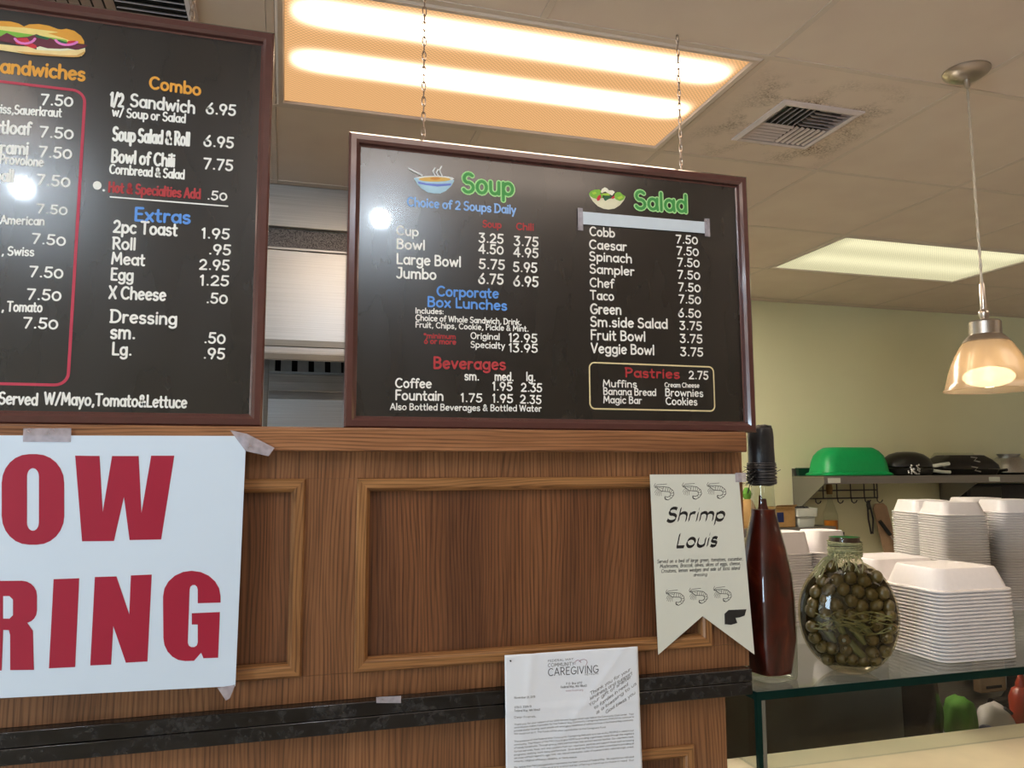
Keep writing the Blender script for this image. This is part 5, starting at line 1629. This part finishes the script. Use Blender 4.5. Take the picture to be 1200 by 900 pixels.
def foam_stack(n, pitch, w, d, h, loc, rot, top_label, rest_label, group, along='y', lean=0.0):
    q = random.Random(n * 7 + int(loc[0] * 100))
    first = obj('foam_container', clamshell_mesh('foam', w, d, h, along), 'foam', angle=30)
    for k in range(n):
        o = first if k == 0 else first.copy()
        if k:
            COL.objects.link(o)
        o.location = (loc[0] + q.uniform(-.0001, .0001) + lean * k, loc[1] + q.uniform(-.0001, .0001), loc[2] + pitch * k)
        o.rotation_euler = (0, 0, rot + q.uniform(-.0004, .0004))
        tag(o, top_label if k == n - 1 else rest_label, 'foam container', group)


foam_stack(20, .0089, .245, .215, .058, (1.712, 1.836, 1.120), math.radians(-1.5),
           'topmost white foam clamshell of the low front stack, right of the flask', 'white foam clamshell nested below the top of the low front stack', 'low front stack of foam containers')
foam_stack(51, .0095, .190, .190, .052, (2.475 + .046, 2.40 + .184 - .02, .9495), math.radians(-14),
           'topmost foam clamshell of the tall stack behind the low stack', 'foam clamshell nested in the tall stack behind the low stack', 'tall middle stack of foam containers')
foam_stack(51, .0096, .190, .190, .052, (2.755 + .046, 2.40 + .184 - .02, .9495), math.radians(-14),
           'topmost foam clamshell of the tall stack at the right picture edge', 'foam clamshell nested in the tall stack at the right picture edge', 'tall right stack of foam containers')
foam_stack(41, .0088, .150, .152, .080, (1.822, 2.475, .9495), 0.0,
           'topmost small foam clamshell between red bottle and olive flask', 'small foam clamshell nested in the stack between bottle and flask', 'small foam containers between the bottles', along='x')

# ------------------------------------------------------------------ decorative bottle of chili oil
BX, BY, BZ = 1.101, 1.640, 1.1198
bt = thing('chili_oil_bottle', 'tall bottle of dark red oil with black waxed top, beside the pennant', 'bottle', (BX, BY, BZ))
gp = [(.050, 0), (.058, .003), (.060, .012), (.0615, .09), (.0620, .18), (.0595, .24), (.0500, .30), (.0400, .345), (.0325, .375), (.0298, .405), (.0290, .43), (.0290, .475)]
gp = [(r * .90, z) for r, z in gp]
sharp = lambda z: 3.4 - 1.3 * min(1, max(0, (z - .1) / .25))


def squircle(prof, x, y, z0, seg=40, rot=.15):
    rings = []
    for r, z in prof:
        e = 2 / sharp(z)
        ring = []
        for i in range(seg):
            a = 2 * PI * i / seg
            c, s = math.cos(a), math.sin(a)
            px, py = math.copysign(abs(c) ** e, c) * r, math.copysign(abs(s) ** e, s) * r
            ring.append((x + px * math.cos(rot) - py * math.sin(rot), y + px * math.sin(rot) + py * math.cos(rot), z0 + z))
        rings.append(ring)
    return MB().loft(rings)


obj('glass', squircle(gp, BX, BY, BZ), 'bottle_glass', bt, angle=60)
obj('oil', squircle([(max(r - .0018, .01), z) for r, z in [(.044, .014)] + gp[3:9] + [(.0285, .388)]], BX, BY, BZ), 'sauce', bt, angle=60)
for k in range(5):
    a = k * 1.26
    px, py = BX + .010 * math.cos(a), BY + .010 * math.sin(a)
    obj('chili_pepper', MB().tube([(px, py, BZ + .36), (px * .5 + BX * .5, py * .5 + BY * .5, BZ + .395), (px * .6 + BX * .4, py * .6 + BY * .4, BZ + .405 + .008 * (k % 3))], .009, 10, r1=.003), 'sauce', bt)
wx = [(r * .86, z) for r, z in ((.0300, .445), (.0345, .450), (.0365, .47), (.0360, .51), (.0350, .56), (.0345, .578), (.030, .586), (.015, .589))]
q = random.Random(5)
wr = []
for r, z in wx:
    wr.append([(BX + (r + q.uniform(-.0012, .0012)) * math.cos(2 * PI * i / 26), BY + (r + q.uniform(-.0012, .0012)) * math.sin(2 * PI * i / 26), BZ + z + q.uniform(-.002, .002)) for i in range(26)])
obj('wax_top', MB().loft(wr), 'wax', bt, angle=60)
rf = MB()
for k in range(15):
    z = BZ + .448 + k * .0036 + q.uniform(-.002, .002)
    tl = q.uniform(-.05, .05)
    rr = .0320 + q.uniform(-.0005, .0022)
    rf.tube([(BX + rr * math.cos(a), BY + rr * math.sin(a), z + tl * .05 * math.cos(a + k)) for a in [2 * PI * i / 22 for i in range(22)]], .0018, 5, closed=True)
for k in range(34):
    a = PI * 1.02 + q.uniform(-.7, .7)
    p0 = Vector((BX + .030 * math.cos(a), BY + .030 * math.sin(a), BZ + .462 + q.uniform(-.012, .02)))
    d = Vector((math.cos(a) * q.uniform(.004, .024), math.sin(a) * .01, q.uniform(-.026, .02)))
    rf.tube([p0, p0 + d * .5 + Vector((0, 0, .003)), p0 + d + Vector((q.uniform(-.006, .004), 0, q.uniform(-.012, .008)))], .0013, 4, r1=.0006)
rf.tube([(BX + .031, BY - .01, BZ + .475), (BX + .042, BY - .015, BZ + .482)], .0008, 4)
obj('raffia_tie', rf, 'wax', bt)

# ------------------------------------------------------------------ olive flask
JX, JY, JZ, JC = 1.320, 1.632, 1.1198, 1.2500
FT = -.52


def spin(o):
    """turn with the flask about its middle"""
    v = o.location - Vector((JX, JY, 0))
    o.location = Vector((JX + v.x * math.cos(FT) - v.y * math.sin(FT), JY + v.x * math.sin(FT) + v.y * math.cos(FT), v.z))
    o.rotation_euler.z = FT
    return o


fl = thing('olive_flask', 'round flat flask of olives with raffia round its neck', 'flask', (JX, JY, JZ))


def flask_rings(grow, zs, gy=0.0, seg=44):
    rings = []
    for z in zs:
        if z <= 1.3795:
            u = (z - JC) / (.1365 + grow)
            k = math.sqrt(max(0.0, 1 - abs(u) ** 2.1))
            rx, ry = (.1150 + grow) * k, (.062 + grow) * math.sqrt(max(k, 0)) if k > 0 else 0
            ry += gy
            rx, ry = max(rx, .034 + grow), max(min(ry, .062 + grow + gy), .026 + grow + gy)
        else:
            rx = ry = .0355 + grow
        rings.append([(JX + rx * math.cos(2 * PI * i / seg), JY + ry * math.sin(2 * PI * i / seg), z) for i in range(seg)])
    return rings


zs = [1.1200, 1.1225] + [1.1225 + .2555 * i / 22 for i in range(1, 22)] + [1.379, 1.385, 1.400, 1.430, 1.4375]
obj('glass', MB().loft(flask_rings(0, zs)), 'flask_glass', fl, angle=60)
obj('brine', MB().loft(flask_rings(-.004, [1.136 + (1.362 - 1.136) * i / 18 for i in range(19)], -.016)), 'brine', fl, angle=60)
obj('stopper', MB().lathe([(.0345, 1.405), (.0350, 1.434), (.0335, 1.4372)], JX, JY, 24), 'mouth', fl)
rf = MB()
for k in range(13):
    z = 1.392 + k * .0029 + q.uniform(-.001, .001)
    rr = .0375 + q.uniform(0, .0022)
    rf.tube([(JX + rr * math.cos(a), JY + rr * math.sin(a), z + .0018 * math.sin(a + k)) for a in [2 * PI * i / 24 for i in range(24)]], .0019, 5, closed=True)
for k in range(26):
    a = -PI / 2 + q.uniform(-.8, .8)
    p0 = Vector((JX + .038 * math.cos(a), JY + .038 * math.sin(a), 1.394 + q.uniform(-.004, .012)))
    e = Vector((q.uniform(-.02, .024), -.016 - q.uniform(0, .012), -q.uniform(.016, .040)))
    rf.tube([p0, p0 + e * .5 + Vector((q.uniform(-.006, .006), -.004, .006)), p0 + e], .0014, 4, r1=.0008)
for k in range(16):
    p0 = Vector((JX - .032, JY - .022, 1.392 + q.uniform(-.004, .008)))
    e = Vector((-.030 - q.uniform(0, .022), -.022, -.030 - q.uniform(0, .020)))
    rf.tube([p0, p0 + e * .5 + Vector((0, 0, .010)), p0 + e], .0017, 4, r1=.001)
obj('raffia_tie', rf, 'raffia', fl)
fl.rotation_euler.z = FT
hb = MB()
for k in range(26):
    x0 = q.uniform(-.10, .05)
    z0 = 1.246 + q.uniform(-.018, .016)
    L = q.uniform(.04, .10)
    pts = []
    for i in range(6):
        x = x0 + L * i / 5
        z = z0 + .010 * math.sin(3 * i / 5 + k) + q.uniform(-.003, .003)
        kk = math.sqrt(max(.02, 1 - (x / .1150) ** 2 - ((z - JC) / .1365) ** 2))
        pts.append((JX + x, JY - .0575 * math.sqrt(kk), z))
    hb.tube(pts, .0012, 4)
tag(spin(obj('herb_sprigs', hb, 'herb', origin=(JX, JY - .05, 1.246))), 'thin herb stems lying across the middle of the olive flask', 'herbs')['kind'] = 'stuff'
om = None
row = 0
z = 1.153
spots = []
while z < 1.372:
    k = math.sqrt(max(0, 1 - ((z - JC) / .1365) ** 2))
    half = .1150 * k - .0135
    n = max(1, int(2 * half / .0325) + 1)
    for i in range(n):
        x = -half + 2 * half * (i + (.5 if row % 2 else .5)) / n if n > 1 else 0
        spots.append((x + q.uniform(-.005, .005), z + q.uniform(-.007, .007)))
    z += .0265
    row += 1
peppers = []
for x, z in spots:
    kk = math.sqrt(max(.03, 1 - (x / .1150) ** 2 - ((z - JC) / .1365) ** 2))
    y = JY - .062 * math.sqrt(kk) + .0185
    low = z < 1.238
    if low and z > 1.165 and abs(x) < .055 and q.random() < .5:
        peppers.append((x, y, z))
        continue
    rot = Matrix.Rotation(q.uniform(-.9, .9), 3, 'Y') @ Matrix.Rotation(q.uniform(-.5, .5), 3, 'X')
    if low:
        g = MB()
        prof = []
        for i in range(9):
            t = PI * i / 8
            prof.append((.0155 * math.sin(t), -.0165 * math.cos(t)))
        prof = [(.004, -.012), (.0055, -.0155)] + prof[1:-1]
        g.lathe([(max(r, .002), zz) for r, zz in prof], 0, 0, 14)
        R2 = Matrix.Rotation(PI / 2 + q.uniform(-.5, .5), 3, 'X') @ Matrix.Rotation(q.uniform(-.6, .6), 3, 'Y')
        R2 = Matrix.Rotation(q.uniform(-.7, .7), 3, 'Z') @ Matrix.Rotation(-PI / 2 + q.uniform(-.4, .4), 3, 'X')
        g.v = [tuple(R2 @ Vector(p) + Vector((JX + x, y, z))) for p in g.v]
    else:
        g = MB().ellipsoid((JX + x, y, z), .0150 + q.uniform(-.001, .001), .0148, .0172, rot, 14, 9)
    o = spin(obj('olive', g, 'olive', origin=(JX + x, y, z), angle=60))
    if low:
        tag(o, 'pitted green olive among the peppers in the lower half of the flask', 'olive', 'pitted olives in the flask')
    else:
        tag(o, 'whole green olive in the upper half of the flask', 'olive', 'whole olives in the flask')
for x, y, z in peppers[:9]:
    a = q.uniform(-.5, .9)
    L = q.uniform(.018, .026)
    o = obj('pickled_pepper', MB().tube([(JX + x - L * math.sin(a), y + .004, z + L * math.cos(a)), (JX + x - L * .4 * math.sin(a), y - .002, z + L * .4 * math.cos(a)), (JX + x + L * .5 * math.sin(a), y - .002, z - L * .5 * math.cos(a)), (JX + x + L * math.sin(a), y + .004, z - L * math.cos(a))], .0125, 10, r1=.006), 'pepper', origin=(JX + x, y, z), angle=60)
    spin(o)
    tag(o, 'slender pickled pepper in the lower half of the flask', 'pepper', 'pickled peppers in the flask')

# ------------------------------------------------------------------ pendant lamp
QX, QY = 1.700, 1.537
pd = thing('pendant_lamp', 'nickel pendant lamp with a frosted glass bell shade over the glass case', 'lamp', (QX, QY, 1.80))
obj('canopy', MB().lathe([(.057, CZ), (.057, CZ - .004), (.053, CZ - .009), (.040, CZ - .018), (.020, CZ - .023), (.006, CZ - .024)], QX, QY, 40), 'nickel', pd)
obj('strain_relief', MB().lathe([(.0065, CZ - .020), (.0075, CZ - .028), (.0065, CZ - .045), (.004, CZ - .047)], QX, QY, 14), 'nickel', pd)
cd = MB()
for ph in (0, PI):
    cd.tube([(QX + .0017 * math.cos(ph + i * .5), QY + .0017 * math.sin(ph + i * .5), CZ - .04 - (CZ - .04 - 2.06) * i / 90) for i in range(91)], .0021, 6)
obj('cord', cd, 'cord', pd)
obj('stem', MB().lathe([(.0045, 2.075), (.0065, 2.07), (.0080, 2.012), (.0080, 2.005), (.0125, 2.000), (.0135, 1.993), (.0100, 1.984), (.0085, 1.980), (.011, 1.976)], QX, QY, 20), 'nickel', pd)
obj('socket_cap', MB().lathe([(.012, 1.978), (.034, 1.975), (.037, 1.971), (.037, 1.940), (.041, 1.937), (.050, 1.927), (.053, 1.922), (.050, 1.918)], QX, QY, 40), 'nickel', pd)
sp = [(.049, 1.925), (.058, 1.914), (.070, 1.893), (.081, 1.868), (.090, 1.842), (.0965, 1.817), (.099, 1.806), (.103, 1.801), (.1045, 1.798)]
sh = obj('lamp_shade', MB().lathe(sp + [(.1015, 1.797), (.096, 1.806)] + [(r - .0035, z) for r, z in reversed(sp[:-3])], QX, QY, 56, cap=False), 'shade', pd, angle=50)
M['bulb'] = glow('bulb_glow', (1.0, 0.80, 0.52, 1), L_BULB)
obj('bulb', MB().ellipsoid((QX, QY, 1.832), .058, .058, .026, u=24, v=14), 'bulb', pd)
obj('bulb_neck', MB().lathe([(.020, 1.85), (.016, 1.90), (.014, 1.93)], QX, QY, 16), 'vent_white', pd)

# ------------------------------------------------------------------ kitchen wall shelf and what is on it
ws = thing('wall_shelf', 'long stainless shelf on brackets on the kitchen wall, holding bowls and pans', 'shelf', (3.6, 3.97, 1.5))
SX0, SX1, SF, SZT = 2.975, 5.4, 3.82, 1.566
obj('top', MB().box(SX0, SX1, SF, YW - .002, SZT - .006, SZT), 'steel_dark', ws)
obj('front_lip', MB().box(SX0, SX1, SF - .003, SF, SZT - .046, SZT), 'shelf_steel', ws, bevel=.0015)
obj('upstand', MB().box(SX0, SX1, YW - .012, YW - .002, SZT, SZT + .045), 'steel_dark', ws)
for bx in (SX0, 4.08, 5.2):
    obj('bracket', MB().prism([(SF + .002, SZT - .007), (YW - .003, SZT - .007), (YW - .003, SZT - .20), (YW - .05, SZT - .20), (SF + .002, SZT - .044)], bx, bx + .006), 'shelf_steel', ws, smooth=False)
for lx in (2.995, 4.165):
    obj('shelf_label', MB().box(lx, lx + .085, SF - .0045, SF - .003, SZT - .040, SZT - .012), 'white_plastic', ws, smooth=False, label='white shelf label')
tag(obj('green_tray', MB().loft([rrect(.10, .024, .006, SZT + .0005, 4, 3.045, 4.091), rrect(.115, .030, .008, SZT + .048, 4, 3.045, 4.091), rrect(.105, .022, .006, SZT + .048, 4, 3.045, 4.091), rrect(.09, .016, .005, SZT + .006, 4, 3.045, 4.091)]), 'dark_green', origin=(3.045, 4.078, SZT)), 'narrow dark green tray at the left end of the steel shelf', 'tray')
tb = thing('green_tub', 'bright green plastic tub upside down at the left end of the steel shelf', 'tub', (3.14, 3.95, SZT))
TZ = SZT + .0005
obj('body', MB().loft([rrect(.475, .22, .07, TZ + .012, 8, 3.137, 3.95), rrect(.465, .215, .07, TZ + .03, 8, 3.137, 3.95), rrect(.452, .205, .07, TZ + .07, 8, 3.137, 3.95), rrect(.425, .19, .07, TZ + .105, 8, 3.137, 3.95), rrect(.380, .165, .07, TZ + .130, 8, 3.137, 3.95), rrect(.320, .13, .06, TZ + .146, 8, 3.137, 3.95), rrect(.300, .12, .055, TZ + .148, 8, 3.137, 3.95)]), 'green_plastic', tb, angle=50)
obj('rim', MB().loft([rrect(.500, .238, .075, TZ, 8, 3.137, 3.95), rrect(.512, .244, .078, TZ + .004, 8, 3.137, 3.95), rrect(.512, .244, .078, TZ + .010, 8, 3.137, 3.95), rrect(.478, .222, .07, TZ + .018, 8, 3.137, 3.95)]), 'green_plastic', tb)
# black pans
pk = thing('frying_pan', 'black domed frying pan upside down, right of the green tub', 'pan', (3.555, 3.96, SZT))
obj('bowl', MB().lathe([(.160, TZ + .045), (.172, TZ + .052), (.172, TZ + .060), (.150, TZ + .10), (.110, TZ + .128), (.06, TZ + .142), (.02, TZ + .144)], 3.555, 3.96, 40, sy=.72), 'black', pk)
obj('handle', MB().tube([(3.655, 3.862, TZ + .055), (3.70, 3.834, TZ + .064), (3.745, 3.826, TZ + .070)], .011, 10), 'white_plastic', pk, label='white pan handle')
pk = thing('frying_pan', 'black shallow pan lying flat under the domed frying pan', 'pan', (3.555, 3.95, SZT))
obj('bowl', MB().lathe([(.135, TZ), (.150, TZ + .006), (.166, TZ + .038), (.160, TZ + .042), (.148, TZ + .012)], 3.555, 3.955, 40, sy=.76), 'black', pk)
obj('handle', MB().tube([(3.655, 3.858, TZ + .028), (3.70, 3.834, TZ + .020), (3.75, 3.826, TZ + .018)], .010, 10), 'white_plastic', pk, label='white pan handle')
cr = MB()
for k in range(26):
    cr.ellipsoid((3.50 + q.uniform(-.035, .05), 3.829 + q.uniform(-.004, .004), TZ + .008 + q.uniform(0, .055)), .006, .005, .006, u=6, v=5)
tag(obj('foil_scrubber', cr, 'steel', origin=(3.51, 3.845, TZ)), 'shiny crumpled scrubber in front of the black domed pan', 'scrubber')
rp = thing('roasting_pan', 'black lidded roasting pan with wire latches, in the middle of the shelf', 'roasting pan', (3.96, 3.96, SZT))
obj('pan', MB().loft([rrect(.40, .20, .04, TZ, 6, 3.955, 3.96), rrect(.43, .215, .045, TZ + .03, 6, 3.955, 3.96), rrect(.445, .225, .045, TZ + .036, 6, 3.955, 3.96)]), 'black', rp)
obj('lid', MB().loft([rrect(.445, .225, .045, TZ + .038, 6, 3.955, 3.96), rrect(.435, .215, .045, TZ + .062, 6, 3.955, 3.96), rrect(.38, .18, .045, TZ + .095, 6, 3.955, 3.96), rrect(.30, .13, .04, TZ + .122, 6, 3.955, 3.96), rrect(.27, .11, .04, TZ + .124, 6, 3.955, 3.96)]), 'black', rp, angle=25)
for zz in (.02, .08):
    obj('latch', MB().tube([(3.925, 3.848, TZ + zz + .03), (3.965, 3.842, TZ + zz + .025), (3.945, 3.845, TZ + zz + .008), (3.985, 3.842, TZ + zz)], .004, 6), 'steel', rp)
tag(obj('clear_lid', MB().loft([rrect(.36, .026, .01, TZ, 5, 4.04, 4.092), rrect(.36, .026, .01, TZ + .115, 5, 4.04, 4.092), rrect(.30, .02, .008, TZ + .142, 5, 4.04, 4.092)]), 'glass', origin=(4.04, 4.07, TZ)), 'clear plastic container standing behind the black roasting pan', 'container')
for cx, lab in ((4.345, 'steel mixing bowl upside down at the right end of the shelf'), (4.615, 'second steel bowl upside down, right of the first on the shelf')):
    t = thing('mixing_bowl', lab, 'bowl', (cx, 3.96, SZT))
    obj('bowl', MB().lathe([(.128, TZ + .012), (.132, TZ + .014), (.130, TZ + .02), (.118, TZ + .06), (.095, TZ + .095), (.070, TZ + .112)], cx, 3.97, 40, sy=.85), 'steel', t)
    obj('foot_ring', MB().lathe([(.060, TZ + .110), (.072, TZ + .128), (.074, TZ + .132), (.064, TZ + .132), (.052, TZ + .112)], cx, 3.97, 32, sy=.85), 'steel', t)
tag(obj('griddle_pan', MB().lathe([(.14, TZ), (.15, TZ + .010), (.145, TZ + .011)], 4.36, 3.97, 30, sy=.85).tube([(4.205, 3.92, TZ + .012), (4.185, 3.89, TZ + .026), (4.175, 3.84, TZ + .030)], .010, 8), 'black', origin=(4.36, 3.97, TZ)), 'flat black pan under the steel bowl at the right end of the shelf', 'pan')
dk = thing('dark_cabinet', 'dark box mounted under the right end of the steel shelf', 'cabinet', (4.5, 4.0, 1.38))
obj('body', MB().box(4.15, 4.9, 3.97, YW - .003, 1.36, 1.505), 'black_matte', dk, bevel=.006)
obj('door_panel', MB().box(4.17, 4.42, 3.963, 3.97, 1.375, 1.49), 'dark_metal', dk, bevel=.004)
for o in list(bpy.data.objects):
    # set the row on the shelf along to where it stands
    if o.parent is None and o.name.split('.')[0] in ('green_tub', 'frying_pan', 'foil_scrubber', 'roasting_pan', 'clear_lid', 'mixing_bowl', 'griddle_pan'):
        o.location.x *= 1.037
        if o.name.startswith('green_tub'):
            o.scale = (1.0, 1.0, 1.13)
        if o.name.startswith('foil_scrubber'):
            o.location.x -= .02
# hook rack and hanging tools
hr = thing('hook_rack', 'black wire rack of hooks on the wall under the steel shelf', 'hook rack', (3.31, 4.08, 1.43))
HY = 4.075
m = MB()
for zz in (1.476, 1.428):
    m.tube([(3.06, HY, zz), (3.56, HY, zz)], .0042, 6)
for hx in (3.065, 3.16, 3.26, 3.36, 3.46, 3.535, 3.558):
    m.tube([(hx, HY, 1.515), (hx, HY, 1.428)], .0038, 6)
obj('wire_frame', m, 'wire', hr)
for hx in (3.10, 3.26, 3.36, 3.46, 3.55):
    obj('hook', MB().tube([(hx, HY - .004, 1.43), (hx, HY - .006, 1.408), (hx + .008, HY - .014, 1.398), (hx + .018, HY - .022, 1.404), (hx + .022, HY - .026, 1.416)], .0036, 6), 'wire', hr)
ab = thing('amber_bottle', 'slim clear bottle half full of amber liquid, hanging from the hook rack', 'bottle', (3.170, 4.03, 1.24))
obj('glass', MB().lathe([(.020, 1.235), (.040, 1.24), (.043, 1.26), (.042, 1.335), (.030, 1.37), (.016, 1.41), (.013, 1.46), (.016, 1.475), (.013, 1.49)], 3.170, 4.03, 24), 'glass', ab)
obj('liquid', MB().lathe([(.018, 1.238), (.037, 1.242), (.040, 1.26), (.039, 1.300)], 3.170, 4.03, 24), 'amber', ab)
obj('neck_wrap', MB().lathe([(.017, 1.455), (.019, 1.49), (.016, 1.515)], 3.170, 4.03, 16), 'cardboard', ab)
tg = thing('kitchen_tongs', 'dark metal tongs hanging from the right part of the hook rack', 'tongs', (3.47, 4.045, 1.2))
obj('arm', MB().tube([(3.458, 4.05, 1.40), (3.455, 4.045, 1.30), (3.47, 4.045, 1.21)], .0055, 6), 'wire', tg)
obj('arm', MB().tube([(3.472, 4.05, 1.40), (3.49, 4.045, 1.30), (3.48, 4.045, 1.21)], .0055, 6), 'wire', tg)
obj('grip', MB().ellipsoid((3.465, 4.05, 1.385), .014, .008, .03), 'wire', tg)
pdl = thing('wooden_paddle', 'tan wooden paddle leaning on the wall beside the tall foam stack', 'paddle', (3.57, 4.07, 1.05))
obj('blade', MB().slab([(3.60, 1.00), (3.70, 1.03), (3.615, 1.375), (3.59, 1.395), (3.53, 1.392), (3.515, 1.36)], 4.062, 4.076), 'tan_wood', pdl, bevel=.004)
kn = thing('kitchen_knife', 'knife with a black handle hanging across the wooden paddle', 'knife', (3.58, 4.05, 1.2))
obj('handle', MB().tube([(3.545, 4.052, 1.285), (3.615, 4.05, 1.200)], .012, 8), 'black_matte', kn)
obj('blade', MB().slab([(3.607, 1.205), (3.625, 1.188), (3.70, 1.090), (3.675, 1.11)], 4.049, 4.051), 'steel', kn, smooth=False)
# small shelf at the left with tubs
ls = thing('side_shelf', 'small grey shelf on the kitchen wall behind the red bottle', 'shelf', (2.7, 3.95, 1.25))
obj('top', MB().box(2.2, 3.05, 3.84, YW - .003, 1.262, 1.278), 'steel_dark', ls, bevel=.002)
obj('front_lip', MB().box(2.2, 3.05, 3.836, 3.84, 1.232, 1.278), 'shelf_steel', ls)
for bx in (2.3, 2.95):
    obj('bracket', MB().prism([(3.86, 1.261), (YW - .003, 1.261), (YW - .003, 1.14)], bx, bx + .006), 'steel_dark', ls, smooth=False)
LZ = 1.2785
wt = thing('white_tub', 'square white tub on the small grey shelf, below the shelf bracket', 'tub', (2.885, 3.92, LZ))
obj('body', MB().loft([rrect(.115, .10, .015, LZ, 4, 2.88, 3.92), rrect(.125, .11, .015, LZ + .055, 4, 2.88, 3.92), rrect(.142, .125, .016, LZ + .058, 4, 2.88, 3.92), rrect(.150, .132, .016, LZ + .105, 4, 2.88, 3.92), rrect(.135, .118, .014, LZ + .105, 4, 2.88, 3.92), rrect(.12, .10, .012, LZ + .07, 4, 2.88, 3.92)]), 'white_plastic', wt, angle=30)
for k in range(5):
    obj('contents', MB().ellipsoid((2.85 + .015 * k, 3.92 + q.uniform(-.02, .02), LZ + .100), .016, .014, .014, u=10, v=7), 'black_matte', wt)
ct = thing('brown_carton', 'brown cardboard carton with a blue label on the small grey shelf', 'carton', (2.74, 3.92, LZ))
obj('box', MB().box(2.670, 2.800, 3.86, 3.97, LZ, LZ + .115), 'cardboard', ct, bevel=.003)
obj('label_patch', MB().box(2.678, 2.722, 3.8585, 3.8598, LZ + .03, LZ + .085), 'blue_plastic', ct, smooth=False, label='dark blue label')
obj('flap', MB().add([(2.668, 3.858, LZ + .115), (2.802, 3.858, LZ + .115), (2.802, 3.84, LZ + .128), (2.668, 3.84, LZ + .126)], [(0, 1, 2, 3)]), 'cardboard', ct, smooth=False, fix=False)
yb = thing('yellow_bottle', 'yellow green bottle seen behind the neck of the red bottle', 'bottle', (2.52, 3.92, LZ))
obj('bottle', MB().lathe([(.04, LZ), (.046, LZ + .01), (.046, LZ + .11), (.03, LZ + .15), (.012, LZ + .165)], 2.53, 3.92, 20), 'cardboard', yb)
obj('cap', MB().lathe([(.018, LZ + .16), (.03, LZ + .19), (.012, LZ + .225)], 2.53, 3.92, 14), 'cloth_green', yb)
tag(obj('dark_bin', MB().loft([rrect(.16, .16, .03, 1.06, 4, 3.10, 4.02), rrect(.19, .19, .03, 1.235, 4, 3.10, 4.02)]), 'black_matte', origin=(3.1, 4.02, 1.06)), 'dark bin on the kitchen wall below the small grey shelf', 'bin')

for o in list(bpy.data.objects):
    if 'base' in o:
        del o['base']
